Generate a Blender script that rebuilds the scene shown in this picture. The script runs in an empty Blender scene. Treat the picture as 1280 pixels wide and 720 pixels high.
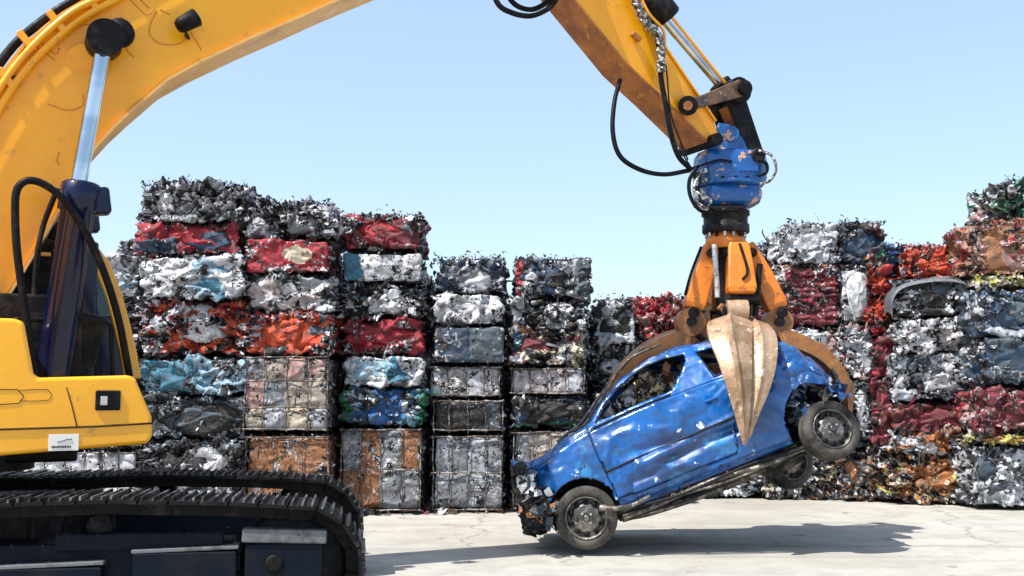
import bpy, bmesh, math, random
import numpy as np
from mathutils import Vector, Matrix

sc = bpy.context.scene
col = sc.collection
rad = math.radians

# ------------------------------------------------------------------ camera
F = 1370.0; CAMH = 1.48; PITCH = math.atan(130 / F)
cam_d = bpy.data.cameras.new('camera'); cam = bpy.data.objects.new('camera', cam_d); col.objects.link(cam)
cam.location = (0, 0, CAMH); cam.rotation_euler = (math.pi / 2 + PITCH, 0, 0)
cam_d.sensor_width = 36; cam_d.lens = F / 1280 * 36; cam_d.clip_end = 2000
sc.camera = cam

def ray(px, py):
    x = (px - 640) / F; y = (360 - py) / F
    c, s = math.cos(PITCH), math.sin(PITCH)
    return Vector((x, c - s * y, s + c * y))
def at(px, py, Y):
    r = ray(px, py); k = Y / r.y
    return Vector((r.x * k, Y, CAMH + r.z * k))

# ------------------------------------------------------------------ noise (numpy)
def _h(ix, iy, iz, seed):
    n = (ix.astype(np.int64) * 374761393 + iy.astype(np.int64) * 668265263 + iz.astype(np.int64) * 2147483647 + seed * 974711) & 0xffffffff
    n = ((n ^ (n >> 13)) * 1274126177) & 0xffffffff
    n = ((n ^ (n >> 16)) * 2246822519) & 0xffffffff
    n = n ^ (n >> 15)
    return (n & 0xffffff) / float(0x1000000)
def vnoise(p, seed=0):
    i = np.floor(p).astype(np.int64); f = p - i; f = f * f * (3 - 2 * f)
    r = 0
    for dx in (0, 1):
        wx = f[:, 0] if dx else 1 - f[:, 0]
        for dy in (0, 1):
            wy = f[:, 1] if dy else 1 - f[:, 1]
            for dz in (0, 1):
                wz = f[:, 2] if dz else 1 - f[:, 2]
                r = r + wx * wy * wz * _h(i[:, 0] + dx, i[:, 1] + dy, i[:, 2] + dz, seed)
    return r
def fbm(p, seed=0, o=3):
    r = 0; a = .5; t = 0
    for k in range(o):
        r = r + a * vnoise(p * 2 ** k + 17.3 * k, seed + k); t += a; a *= .5
    return r / t
def worley(p, seed=0):
    i = np.floor(p).astype(np.int64)
    F1 = np.full(len(p), 9.); F2 = np.full(len(p), 9.); ID = np.zeros(len(p))
    for dx in (-1, 0, 1):
        for dy in (-1, 0, 1):
            for dz in (-1, 0, 1):
                a, b, c = i[:, 0] + dx, i[:, 1] + dy, i[:, 2] + dz
                q = np.stack([a + _h(a, b, c, seed), b + _h(a, b, c, seed + 1), c + _h(a, b, c, seed + 2)], 1)
                d = np.sqrt(((p - q) ** 2).sum(1)); hid = _h(a, b, c, seed + 3)
                m = d < F1
                F2 = np.where(m, F1, np.minimum(F2, d)); ID = np.where(m, hid, ID); F1 = np.where(m, d, F1)
    return F1, F2, ID
from mathutils import noise as mn
def n1(x, y, z, s=0):
    q = Vector((x + s * 13.7, y + s * 5.1, z - s * 7.3)); return .5 + .36 * mn.noise(q) + .2 * mn.noise(q * 2.03)

# ------------------------------------------------------------------ mesh builder
class MB:
    def __init__(s): s.v = []; s.f = []; s.sm = []
    def add(s, vs, fs, smooth=False, M=None):
        b = len(s.v)
        for p in vs:
            p = Vector(p)
            if M is not None: p = M @ p
            s.v.append(tuple(p))
        for f in fs: s.f.append(tuple(b + i for i in f)); s.sm.append(smooth)
        return s
    def box(s, c, d, M=None, R=None):
        c = Vector(c); hx, hy, hz = d[0] / 2, d[1] / 2, d[2] / 2
        vs = [Vector((x, y, z)) for z in (-hz, hz) for y in (-hy, hy) for x in (-hx, hx)]
        if R is not None: vs = [R @ v for v in vs]
        return s.add([c + v for v in vs], [(0, 2, 3, 1), (4, 5, 7, 6), (0, 1, 5, 4), (2, 6, 7, 3), (0, 4, 6, 2), (1, 3, 7, 5)], M=M)
    def cyl(s, a, b, r, r2=None, n=20, caps=True, M=None, smooth=True):
        a, b = Vector(a), Vector(b); r2 = r if r2 is None else r2
        d = (b - a).normalized(); u = d.orthogonal().normalized(); w = d.cross(u)
        vs = []
        for k in range(n):
            t = 2 * math.pi * k / n; e = u * math.cos(t) + w * math.sin(t)
            vs += [a + e * r, b + e * r2]
        s.add(vs, [(2 * k, 2 * ((k + 1) % n), 2 * ((k + 1) % n) + 1, 2 * k + 1) for k in range(n)], smooth, M)
        if caps:
            s.add([vs[2 * k] for k in range(n)], [tuple(range(n))[::-1]], False, M)
            s.add([vs[2 * k + 1] for k in range(n)], [tuple(range(n))], False, M)
        return s
    def lathe(s, c, axis, prof, n=32, M=None, smooth=True):   # prof: (along axis, radius)
        c, d = Vector(c), Vector(axis).normalized(); u = d.orthogonal().normalized(); w = d.cross(u)
        vs = []
        for (h, r) in prof:
            for k in range(n):
                t = 2 * math.pi * k / n
                vs.append(c + d * h + (u * math.cos(t) + w * math.sin(t)) * r)
        fs = [(i * n + k, i * n + (k + 1) % n, (i + 1) * n + (k + 1) % n, (i + 1) * n + k) for i in range(len(prof) - 1) for k in range(n)]
        return s.add(vs, fs, smooth, M)
    def tube(s, pts, r, n=8, M=None, sub=6, rfun=None):
        P = spline(pts, sub) if sub > 1 else [Vector(p) for p in pts]
        vs = []; u = None
        for i, p in enumerate(P):
            d = (P[min(i + 1, len(P) - 1)] - P[max(i - 1, 0)])
            d = d.normalized() if d.length > 1e-9 else Vector((0, 0, 1))
            u = d.orthogonal().normalized() if u is None else (u - d * u.dot(d)).normalized()
            w = d.cross(u); rr = r if rfun is None else r * rfun(i / (len(P) - 1))
            for k in range(n):
                t = 2 * math.pi * k / n; vs.append(p + (u * math.cos(t) + w * math.sin(t)) * rr)
        L = len(P)
        fs = [(i * n + k, i * n + (k + 1) % n, (i + 1) * n + (k + 1) % n, (i + 1) * n + k) for i in range(L - 1) for k in range(n)]
        fs += [tuple(range(n))[::-1], tuple((L - 1) * n + k for k in range(n))]
        return s.add(vs, fs, True, M)
    def prism(s, poly, y0, y1, M=None):    # poly in (x,z), extruded along y
        n = len(poly)
        a = sum(poly[i][0] * poly[(i + 1) % n][1] - poly[(i + 1) % n][0] * poly[i][1] for i in range(n))
        if a < 0: poly = poly[::-1]
        vs = [(x, y0, z) for x, z in poly] + [(x, y1, z) for x, z in poly]
        fs = [tuple(range(n)), tuple(range(n, 2 * n))[::-1]]
        fs += [((i + 1) % n, i, n + i, n + (i + 1) % n) for i in range(n)]
        return s.add(vs, fs, False, M)
    def build(s, name, mat, parent=None, bevel=0, seg=2, solid=0, autosmooth=None):
        me = bpy.data.meshes.new(name); me.from_pydata(s.v, [], s.f); me.validate()
        if len(me.polygons) == len(s.sm): me.polygons.foreach_set('use_smooth', s.sm)
        for m in (mat if isinstance(mat, (list, tuple)) else [mat]): me.materials.append(m)
        o = bpy.data.objects.new(name, me); col.objects.link(o)
        if parent is not None: o.parent = parent
        if solid:
            m = o.modifiers.new('s', 'SOLIDIFY'); m.thickness = solid; m.offset = 0
        if bevel:
            m = o.modifiers.new('b', 'BEVEL'); m.width = bevel; m.segments = seg; m.limit_method = 'ANGLE'; m.angle_limit = rad(35)
            m.harden_normals = False
        return o
def spline(pts, sub):
    P = [Vector(p) for p in pts]; out = []
    for i in range(len(P) - 1):
        p0 = P[i - 1] if i else P[0] * 2 - P[1]; p1, p2 = P[i], P[i + 1]
        p3 = P[i + 2] if i + 2 < len(P) else P[-1] * 2 - P[-2]
        for k in range(sub):
            t = k / sub
            out.append(.5 * ((2 * p1) + (p2 - p0) * t + (2 * p0 - 5 * p1 + 4 * p2 - p3) * t * t + (3 * p1 - p0 - 3 * p2 + p3) * t ** 3))
    out.append(P[-1]); return out
def empty(name, label, cat, loc=(0, 0, 0), rot=(0, 0, 0), group=None):
    o = bpy.data.objects.new(name, None); col.objects.link(o); o.empty_display_size = .2
    o.location = loc; o.rotation_euler = rot; o['label'] = label; o['category'] = cat
    if group: o['group'] = group
    return o

# ------------------------------------------------------------------ materials
def mat(name, base, rough=.5, metal=0., noise=None, bump=0., bscale=40., coat=0., scale=1.5, extra=None, rvar=.15):
    """noise: list of (colour, scale, lo, hi, detail) layers mixed over the base by a thresholded noise."""
    m = bpy.data.materials.new(name); m.use_nodes = True; nt = m.node_tree; N = nt.nodes; L = nt.links
    b = N['Principled BSDF']; b.inputs['Roughness'].default_value = rough; b.inputs['Specular IOR Level'].default_value = .5 if max(base) > .05 else .12; b.inputs['Metallic'].default_value = metal
    b.inputs['Coat Weight'].default_value = coat; b.inputs['Coat Roughness'].default_value = .12
    tc = N.new('ShaderNodeTexCoord')
    cur = N.new('ShaderNodeRGB'); cur.outputs[0].default_value = (*base, 1); cur = cur.outputs[0]
    rcur = None
    for k, (c, s, lo, hi, det) in enumerate(noise or []):
        nz = N.new('ShaderNodeTexNoise'); nz.inputs['Scale'].default_value = s; nz.inputs['Detail'].default_value = det
        nz.inputs['Roughness'].default_value = .65
        mp = N.new('ShaderNodeMapping'); mp.inputs['Location'].default_value = (k * 3.7, k * 1.3, k * 2.1)
        L.new(tc.outputs['Object'], mp.inputs[0]); L.new(mp.outputs[0], nz.inputs['Vector'])
        r = N.new('ShaderNodeMapRange'); r.inputs['From Min'].default_value = lo; r.inputs['From Max'].default_value = hi
        L.new(nz.outputs['Fac'], r.inputs['Value'])
        mx = N.new('ShaderNodeMix'); mx.data_type = 'RGBA'; L.new(r.outputs[0], mx.inputs['Factor'])
        L.new(cur, mx.inputs['A']); mx.inputs['B'].default_value = (*c, 1); cur = mx.outputs['Result']
    L.new(cur, b.inputs['Base Color'])
    nz = N.new('ShaderNodeTexNoise'); nz.inputs['Scale'].default_value = bscale * .35; nz.inputs['Detail'].default_value = 6
    L.new(tc.outputs['Object'], nz.inputs['Vector'])
    r = N.new('ShaderNodeMapRange'); r.inputs['From Min'].default_value = .3; r.inputs['From Max'].default_value = .7
    r.inputs['To Min'].default_value = max(0, rough - rvar); r.inputs['To Max'].default_value = min(1, rough + rvar)
    L.new(nz.outputs['Fac'], r.inputs['Value']); L.new(r.outputs[0], b.inputs['Roughness'])
    if bump:
        nb = N.new('ShaderNodeTexNoise'); nb.inputs['Scale'].default_value = bscale; nb.inputs['Detail'].default_value = 5
        L.new(tc.outputs['Object'], nb.inputs['Vector'])
        bp = N.new('ShaderNodeBump'); bp.inputs['Strength'].default_value = bump; bp.inputs['Distance'].default_value = .02
        L.new(nb.outputs['Fac'], bp.inputs['Height']); L.new(bp.outputs[0], b.inputs['Normal'])
    return m
# ------------------------------------------------------------------ sky, sun
SUN = Vector((-0.48, -0.36, 1.0)).normalized()      # towards the sun
elev = math.asin(SUN.z); azim = math.atan2(SUN.x, SUN.y)
w = bpy.data.worlds.new('World'); sc.world = w; w.use_nodes = True
nt = w.node_tree; bg = nt.nodes['Background']
sky = nt.nodes.new('ShaderNodeTexSky'); sky.sky_type = 'NISHITA'; sky.sun_disc = False
sky.sun_elevation = elev; sky.sun_rotation = azim; sky.air_density = 1.0; sky.dust_density = 1.5; sky.ozone_density = 1.6
hz = nt.nodes.new('ShaderNodeMix'); hz.data_type = 'RGBA'; hz.inputs['Factor'].default_value = .22      # bright summer haze thins the blue
hz.inputs['B'].default_value = (6.4, 8.3, 10.0, 1); nt.links.new(sky.outputs[0], hz.inputs['A'])
nt.links.new(hz.outputs['Result'], bg.inputs[0]); bg.inputs[1].default_value = .112
sd = bpy.data.lights.new('sun', 'SUN'); sd.energy = 4.5; sd.angle = rad(.5); sd.color = (1, .96, .9)
so = bpy.data.objects.new('sun', sd); col.objects.link(so)
so.rotation_euler = (-SUN).to_track_quat('-Z', 'Y').to_euler(); so.location = (-10, -5, 20)
vs = sc.view_settings; vs.view_transform = 'Standard'; vs.look = 'None'; vs.gamma = 1; vs.exposure = .80
vs.use_curve_mapping = False

# ------------------------------------------------------------------ concrete yard
def concrete():
    m = bpy.data.materials.new('concrete_yard'); m.use_nodes = True; nt = m.node_tree; N, L = nt.nodes, nt.links
    b = N['Principled BSDF']; b.inputs['Roughness'].default_value = .85
    tc = N.new('ShaderNodeTexCoord')
    def noise(s, det, rough=.6, sc=(1, 1, 1), loc=(0, 0, 0)):
        mp = N.new('ShaderNodeMapping'); mp.inputs['Scale'].default_value = sc; mp.inputs['Location'].default_value = loc
        L.new(tc.outputs['Object'], mp.inputs[0])
        n = N.new('ShaderNodeTexNoise'); n.inputs['Scale'].default_value = s; n.inputs['Detail'].default_value = det
        n.inputs['Roughness'].default_value = rough; L.new(mp.outputs[0], n.inputs['Vector']); return n.outputs['Fac']
    def rng(x, a, c, lo=0., hi=1.):
        r = N.new('ShaderNodeMapRange'); r.inputs['From Min'].default_value = a; r.inputs['From Max'].default_value = c
        r.inputs['To Min'].default_value = lo; r.inputs['To Max'].default_value = hi; L.new(x, r.inputs['Value']); return r.outputs[0]
    def mix(f, A, B):
        x = N.new('ShaderNodeMix'); x.data_type = 'RGBA'; L.new(f, x.inputs['Factor'])
        for s, v in (('A', A), ('B', B)):
            if isinstance(v, tuple): x.inputs[s].default_value = (*v, 1)
            else: L.new(v, x.inputs[s])
        return x.outputs['Result']
    c = mix(rng(noise(.5, 6), .35, .65), (.32, .30, .26), (.41, .39, .345))
    c = mix(rng(noise(2.2, 8, .7), .46, .66, 0, .8), c, (.27, .25, .22))
    c = mix(rng(noise(.9, 5, .6, (.25, 2.2, 1)), .53, .66, 0, .7), c, (.25, .235, .21))     # tyre-drag streaks
    c = mix(rng(noise(26, 4, .7, loc=(4, 1, 0)), .64, .72, 0, .8), c, (.20, .18, .16))      # grit
    c = mix(rng(noise(3.3, 3, .5, loc=(9, 3, 0)), .66, .72, 0, .8), c, (.12, .10, .09))    # oil spots
    vo = N.new('ShaderNodeTexVoronoi'); vo.feature = 'DISTANCE_TO_EDGE'; vo.inputs['Scale'].default_value = .16
    nz = N.new('ShaderNodeTexNoise'); nz.inputs['Scale'].default_value = 2.0; nz.inputs['Detail'].default_value = 6
    L.new(tc.outputs['Object'], nz.inputs['Vector'])
    ad = N.new('ShaderNodeMixRGB'); ad.blend_type = 'LINEAR_LIGHT'; ad.inputs[0].default_value = .35
    L.new(tc.outputs['Object'], ad.inputs[1]); L.new(nz.outputs['Color'], ad.inputs[2]); L.new(ad.outputs[0], vo.inputs['Vector'])
    crack = rng(vo.outputs['Distance'], .001, .005, .6, 0)
    c = mix(crack, c, (.16, .145, .13))
    L.new(c, b.inputs['Base Color'])
    bp = N.new('ShaderNodeBump'); bp.inputs['Strength'].default_value = .35; bp.inputs['Distance'].default_value = .015
    L.new(noise(14, 8, .7), bp.inputs['Height']); L.new(bp.outputs[0], b.inputs['Normal'])
    return m
M_conc = concrete()
g = MB(); xs = [-600, -60] + [-30 + i for i in range(61)] + [60, 600]; ys = [-600, -40] + [-10 + i for i in range(51)] + [60, 100, 900]
vsx = []
for y in ys:
    for x in xs:
        z = (n1(x * .35, y * .35, 0, 5) - .5) * .035 if abs(x) < 31 and -11 < y < 41 else 0
        vsx.append((x, y, z - .012))
nx = len(xs)
g.add(vsx, [(j * nx + i, j * nx + i + 1, (j + 1) * nx + i + 1, (j + 1) * nx + i) for j in range(len(ys) - 1) for i in range(nx - 1)], True)
go = g.build('ground', M_conc); go['kind'] = 'structure'
# ------------------------------------------------------------------ bales of crushed cars
W = (.62, .63, .67); G = (.22, .24, .27); K = (.006, .007, .010); S = (.07, .10, .13); R = (.36, .014, .028); O = (.52, .06, .015)
MR = (.17, .018, .03); TB = (.05, .20, .30); LB = (.27, .42, .52); B = (.015, .10, .30); GN = (.012, .16, .07); BR = (.32, .14, .06)
CR = (.62, .54, .40); YL = (.48, .45, .10); PK = (.46, .28, .25); NV = (.02, .055, .11); TN = (.40, .34, .28); LG = (.42, .45, .49); PW = (.55, .49, .49)
DK = (.035, .04, .045); OR = (.40, .15, .05)

def bale_material():
    m = bpy.data.materials.new('crushed_metal'); m.use_nodes = True; nt = m.node_tree; N, L = nt.nodes, nt.links
    b = N['Principled BSDF']
    a = N.new('ShaderNodeAttribute'); a.attribute_name = 'paint'
    tc = N.new('ShaderNodeTexCoord')
    nz = N.new('ShaderNodeTexNoise'); nz.inputs['Scale'].default_value = 11; nz.inputs['Detail'].default_value = 8; nz.inputs['Roughness'].default_value = .75
    L.new(tc.outputs['Object'], nz.inputs['Vector'])
    r = N.new('ShaderNodeMapRange'); r.inputs['From Min'].default_value = .50; r.inputs['From Max'].default_value = .62; r.inputs['To Max'].default_value = .8
    L.new(nz.outputs['Fac'], r.inputs['Value'])
    mx = N.new('ShaderNodeMix'); mx.data_type = 'RGBA'; L.new(r.outputs[0], mx.inputs['Factor']); L.new(a.outputs['Color'], mx.inputs['A'])
    mx.inputs['B'].default_value = (.09, .065, .05, 1)
    n2 = N.new('ShaderNodeTexNoise'); n2.inputs['Scale'].default_value = 45; n2.inputs['Detail'].default_value = 6; n2.inputs['Roughness'].default_value = .8
    L.new(tc.outputs['Object'], n2.inputs['Vector'])
    r2 = N.new('ShaderNodeMapRange'); r2.inputs['From Min'].default_value = .63; r2.inputs['From Max'].default_value = .68; r2.inputs['To Max'].default_value = .85
    L.new(n2.outputs['Fac'], r2.inputs['Value'])
    m2 = N.new('ShaderNodeMix'); m2.data_type = 'RGBA'; L.new(r2.outputs[0], m2.inputs['Factor']); L.new(mx.outputs['Result'], m2.inputs['A'])
    m2.inputs['B'].default_value = (.55, .55, .55, 1)
    L.new(m2.outputs['Result'], b.inputs['Base Color'])
    r3 = N.new('ShaderNodeMapRange'); r3.inputs['From Min'].default_value = .35; r3.inputs['From Max'].default_value = .7
    r3.inputs['To Min'].default_value = .25; r3.inputs['To Max'].default_value = .65
    L.new(nz.outputs['Fac'], r3.inputs['Value']); L.new(r3.outputs[0], b.inputs['Roughness'])
    b.inputs['Metallic'].default_value = .25
    bp = N.new('ShaderNodeBump'); bp.inputs['Strength'].default_value = .7; bp.inputs['Distance'].default_value = .02
    L.new(n2.outputs['Fac'], bp.inputs['Height']); L.new(bp.outputs[0], b.inputs['Normal'])
    return m
M_bale = bale_material()
M_band = mat('rusty_band', (.07, .05, .04), .7, .3, [((.35, .33, .32), 14, .5, .6, 5)], .3, 60)

def face_grid(o, u, v, lu, lv, res):
    nu, nv = max(2, int(lu / res)), max(2, int(lv / res))
    o, u, v = map(np.array, (o, u, v))
    P = np.array([o + u * lu * i / nu + v * lv * j / nv for j in range(nv + 1) for i in range(nu + 1)], float)
    Fc = [(j * (nu + 1) + i, j * (nu + 1) + i + 1, (j + 1) * (nu + 1) + i + 1, (j + 1) * (nu + 1) + i) for j in range(nv) for i in range(nu)]
    return P, np.array(Fc)

def pick(pal, wts, r):
    c = np.cumsum(np.array(wts, float) / sum(wts)); return np.array(pal)[np.minimum(np.searchsorted(c, r), len(pal) - 1)]

STY = {                    # crumple amplitude, fine amp, shred threshold (fbm above it is shredded), shard count, big patch size
    'shred': (.16, .044, .475, 130, .20),
    'panel': (.11, .022, .585, 90, .34),
    'layer': (.04, .018, .55, 130, .30),
    'flat':  (.045, .010, .64, 40, .45),
    'grid':  (.030, .012, .63, 14, .50),
    'hood':  (.06, .014, .63, 90, .60),
}
def set_paint(me, cols):
    a = me.attributes.new('paint', 'FLOAT_COLOR', 'FACE')
    c4 = np.ones((len(cols), 4), np.float32); c4[:, :3] = cols
    a.data.foreach_set('color', c4.ravel())

def make_bale(loc, wdh, seed, style, pal, wts, shredpal=None, rot=0, cells=None, top=False, name='crushed_car_bale', shard_mult=1., sheets=2, spots=()):
    w_, d_, h_ = wdh; A, fa, thr, ns, big = STY[style]; rng = np.random.RandomState(seed); res = .0165
    shredpal = shredpal or [K, K, S, G, W, W, BR]
    root = empty(name, '', 'crushed car', loc, (0, 0, rot))
    hx, hy = w_ / 2, d_
    parts = [face_grid((-hx, 0, 0), (1, 0, 0), (0, 0, 1), w_, h_, res), face_grid((-hx, 0, h_), (1, 0, 0), (0, 1, 0), w_, d_, res * 2.2),
             face_grid((-hx, hy, 0), (0, -1, 0), (0, 0, 1), d_, h_, res * 2), face_grid((hx, 0, 0), (0, 1, 0), (0, 0, 1), d_, h_, res * 2),
             face_grid((hx, hy, 0), (-1, 0, 0), (0, 0, 1), w_, h_, .08), face_grid((-hx, hy, 0), (1, 0, 0), (0, -1, 0), w_, d_, .1)]
    V, Fc, off = [], [], 0
    for P, f in parts: V.append(P); Fc.append(f + off); off += len(P)
    V = np.vstack(V); Fc = np.vstack(Fc)
    sp = V + seed * 7.77
    c = np.array([0, d_ / 2, h_ / 2]); q = (V - c) / np.array([w_ / 2, d_ / 2, h_ / 2]); e = np.sign(q) * np.abs(q) ** 5
    nrm = e / np.linalg.norm(e, axis=1)[:, None]
    def disp(V, sp):
        wf = sp + (np.stack([vnoise(sp * 5, 1), vnoise(sp * 5, 2), vnoise(sp * 5, 3)], 1) - .5) * .12
        a1, a2, i1 = worley(wf / np.array([.22, .22, .13]), seed); b1, b2, i2 = worley(wf / .065, seed + 9)
        d = (fbm(sp * 2.5, seed) - .5) * A * 1.4 + (i1 - .5) * A * .7 + np.minimum(a2 - a1, .35) * A * .9 - .3 * A
        sh = fbm(sp * 4.5, seed + 4)
        shm = np.clip((sh - thr) / .06, 0, 1)
        rg = (1 - np.abs(2 * fbm(wf * np.array([2.6, 2.6, 5.2]), seed + 70, 2) - 1)) ** 7; rg2 = (1 - np.abs(2 * fbm(wf * np.array([5.0, 5.0, 3.0]), seed + 71, 2) - 1)) ** 8
        d += (rg * .055 + rg2 * .035) * (.5 if style in ('grid', 'flat') else 1)
        d += ((i2 - .5) * .8 + (b2 - b1)) * fa * (.5 + 1.8 * shm)
        if style == 'layer': d += .022 * np.abs(np.sin(sp[:, 2] * 36 + 2.5 * vnoise(sp * 3, 8))) - .01
        return d, i1, i2, shm, b1, a2 - a1
    d, i1, i2, shm, b1, ed = disp(V, sp)
    if style in ('grid', 'flat') and cells:
        nc, nr = cells
        cu = (V[:, 0] + hx) / w_ * nc; cv = V[:, 2] / h_ * nr
        pil = (np.abs(np.sin(cu * math.pi)) * np.abs(np.sin(cv * math.pi))) ** .4
        d = d * .6 + np.where(V[:, 1] < .01, pil * .028 * (.3 + 1.2 * _h(np.floor(cu), np.floor(cv), cv.astype(int) * 0, seed)) - .012, 0)
    ez = np.abs(V[:, 2] / h_ * 2 - 1); ex = np.abs(V[:, 0]) / hx
    d = d - .045 * np.clip((ez - .80) / .20, 0, 1) ** 2 - .05 * np.clip((ex - .85) / .15, 0, 1) ** 2
    V2 = V + nrm * d[:, None]
    # sheared and squashed out of square
    k = rng.uniform(-.05, .05, 4) * (0.6 if style in ('grid', 'flat') else 1)
    V2[:, 0] += k[0] * V[:, 2] + k[1] * V[:, 0] * V[:, 2] / h_; V2[:, 2] += k[2] * V[:, 0] * V[:, 2] / h_ * .8
    # round off the vertical edges a little
    # face colours
    fcn = V[Fc].mean(1); sf = fcn + seed * 7.77
    wf = sf + (np.stack([vnoise(sf * 6, 1), vnoise(sf * 6, 2), vnoise(sf * 6, 3)], 1) - .5) * .16
    _, _, ib = worley(wf / np.array([big, big, big * .62]), seed + 20)
    cols = pick(pal, wts, ib)
    if cells:
        nc, nr = cells
        cu = np.floor((fcn[:, 0] + hx) / w_ * nc); cv = np.floor(fcn[:, 2] / h_ * nr)
        cols = np.where((fcn[:, 1] < .02)[:, None], pick(pal, wts, _h(cu, cv, cv * 0, seed + 3)), cols)
    fine, fe, fi = worley(wf / np.array([.085, .085, .045]), seed + 31)
    sh = fbm(sf * 4.5, seed + 4); sh2 = fbm(sf * 16, seed + 6, 2)
    edge = np.maximum(np.abs(fcn[:, 0]) / (w_ / 2), np.abs(fcn[:, 2] / h_ * 2 - 1))
    msk = (sh + (sh2 - .5) * .5 + np.clip(edge - .86, 0, 1) * .9 > thr)
    wf2 = sf + (np.stack([fbm(sf * 9, 11, 2), fbm(sf * 9, 12, 2), fbm(sf * 9, 13, 2)], 1) - .5) * .22
    _, _, fm = worley(wf2 / np.array([.13, .13, .085]), seed + 37)
    sc_ = np.where((fi < .24)[:, None], pick(shredpal, np.ones(len(shredpal)), fi / .24), pick(shredpal, np.ones(len(shredpal)), fm))
    cols = np.where(msk[:, None], sc_, cols)
    vein = np.abs(fbm(wf2 * 6.5, seed + 50, 3) - .5) < np.where(msk, .030, .014)     # torn rubber seals and black trim
    vein2 = np.abs(fbm(wf2 * 5.0, seed + 60, 3) - .5) < np.where(msk, .014, .006)     # bare metal edges
    cols = np.where(vein[:, None], np.array(K), np.where(vein2[:, None], np.array(LG), cols))
    for (u0, v0, ru, rv, sc3) in spots:       # a patch of another colour on the front
        dd = ((fcn[:, 0] / w_ + .5 - u0) / ru) ** 2 + ((fcn[:, 2] / h_ - v0) / rv) ** 2 + (sh2 - .5) * 1.2
        cols = np.where(((dd < 1) & (fcn[:, 1] < .05))[:, None], np.array(sc3), cols)
    val = .75 + .4 * vnoise(sf * 25, 77); cols = cols * val[:, None] * .95
    smf = np.where(msk, 0, 1) if style in ('panel', 'hood', 'grid', 'flat') else np.zeros(len(fcn), int)
    # shards: torn, bent scraps standing out of the surface
    ns = int(ns * shard_mult * (w_ * h_ / .6)); fl = []
    pv, pf, pc = [], [], []
    b0 = len(V2)
    def shard(p, n, size, c_, wild=True):
        nonlocal b0
        t = rng.normal(size=3); t -= n * t.dot(n) * (rng.uniform(.2, .9) if wild else rng.uniform(.9, 1.0)); t /= np.linalg.norm(t) + 1e-6
        s_ = np.cross(n + rng.normal(size=3) * (.5 if wild else .18), t); s_ /= np.linalg.norm(s_) + 1e-6
        l, ww = (size * rng.uniform(.6, 1.5), size * rng.uniform(.2, .7)) if wild else (size * rng.uniform(.7, 1.5), size * rng.uniform(.2, .6)); up = np.cross(t, s_) * size * rng.uniform(-.5, .5) * (1 if wild else .5)
        q = [p - t * l * .5 - s_ * ww * .5, p - t * l * .5 + s_ * ww * .4, p + up - s_ * ww * .5, p + up + s_ * ww * .6,
             p + t * l * .5 - s_ * ww * rng.uniform(0, .5) - up * .4, p + t * l * .5 + s_ * ww * .3 - up * .3]
        pv.extend(q); pf.extend([(b0, b0 + 1, b0 + 3, b0 + 2), (b0 + 2, b0 + 3, b0 + 5, b0 + 4)]); pc.extend([c_, c_]); b0 += 6
    nf = parts[0][1].shape[0]
    tops = int(300 * w_ if top else 60 * w_); sides = int(60 * h_)
    def colr():
        return np.array(shredpal[rng.randint(len(shredpal))] if rng.rand() < .55 else pal[rng.randint(len(pal))]) * rng.uniform(.6, 1.0)
    for i in range(ns):
        for _ in range(6):
            fi_ = rng.randint(nf)
            if msk[fi_] or rng.rand() < .12: break
        v = V2[Fc[fi_]].mean(0); shard(v + np.array([0, -rng.uniform(-.004, .006), 0]), np.array([0, -1., 0]), rng.uniform(.018, .055), cols[fi_] if rng.rand() < .55 else colr(), False)
    for i in range(tops):
        p = np.array([rng.uniform(-hx, hx), rng.uniform(-.02, d_ * .8) ** 1.0 if rng.rand() < .5 else rng.uniform(-.02, .1), h_ + rng.exponential(.022 if top else .008) - .02])
        shard(p, rng.normal(size=3) * .4 + np.array([0, 0, 1.]), rng.uniform(.02, .062 if top else .045), colr() if rng.rand() < .5 else np.array(K))
    for i in range(sides):
        p = np.array([hx * rng.choice([-1, 1]) * rng.uniform(.97, 1.03), rng.uniform(-.03, .25), rng.uniform(0, h_)])
        shard(p, np.array([1., 0, 0]), rng.uniform(.03, .09), np.array(K if rng.rand() < .6 else G))
    def ribbon(x, z, an, L, w1, c_):
        nonlocal b0
        n = 9; cu, wv = rng.uniform(-3, 3), rng.uniform(0, 6); px, pz = x, z; q = []
        for i in range(n):
            an += cu * L / n * .5 + rng.normal() * .12; px += math.cos(an) * L / n; pz += math.sin(an) * L / n
            y = -.022 + .02 * math.sin(i * 1.3 + wv) - .03 * (i == n - 1); s1, c1 = -math.sin(an) * w1, math.cos(an) * w1
            q += [(px + s1, y - .004, pz + c1), (px - s1, y + rng.uniform(-.01, .01), pz - c1)]
        pv.extend(np.array(a_) for a_ in q); pf.extend([(b0 + 2 * i, b0 + 2 * i + 1, b0 + 2 * i + 3, b0 + 2 * i + 2) for i in range(n - 1)]); pc.extend([c_] * (n - 1)); b0 += 2 * n
    for i in range({'shred': 5, 'panel': 3, 'layer': 3, 'hood': 3}.get(style, 0)):
        ribbon(rng.uniform(-hx * .9, hx * .6), rng.uniform(.05, .95) * h_, rng.choice([0, 0, 0, 3.1, 1.3]) + rng.normal() * .35, rng.uniform(.12, .42), rng.uniform(.004, .016), colr())
    Vall = np.vstack([V2, np.array(pv)]) if pv else V2
    Fall = [tuple(int(x) for x in f) for f in np.vstack([Fc, np.array(pf)])] if pf else [tuple(f) for f in Fc]
    me = bpy.data.meshes.new('compressed_body'); me.from_pydata(Vall.tolist(), [], Fall)
    set_paint(me, np.vstack([cols, np.array(pc)]) if pc else cols)
    me.polygons.foreach_set('use_smooth', np.concatenate([smf, np.zeros(len(pc), int)]).astype(bool))
    me.materials.append(M_bale)
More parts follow.
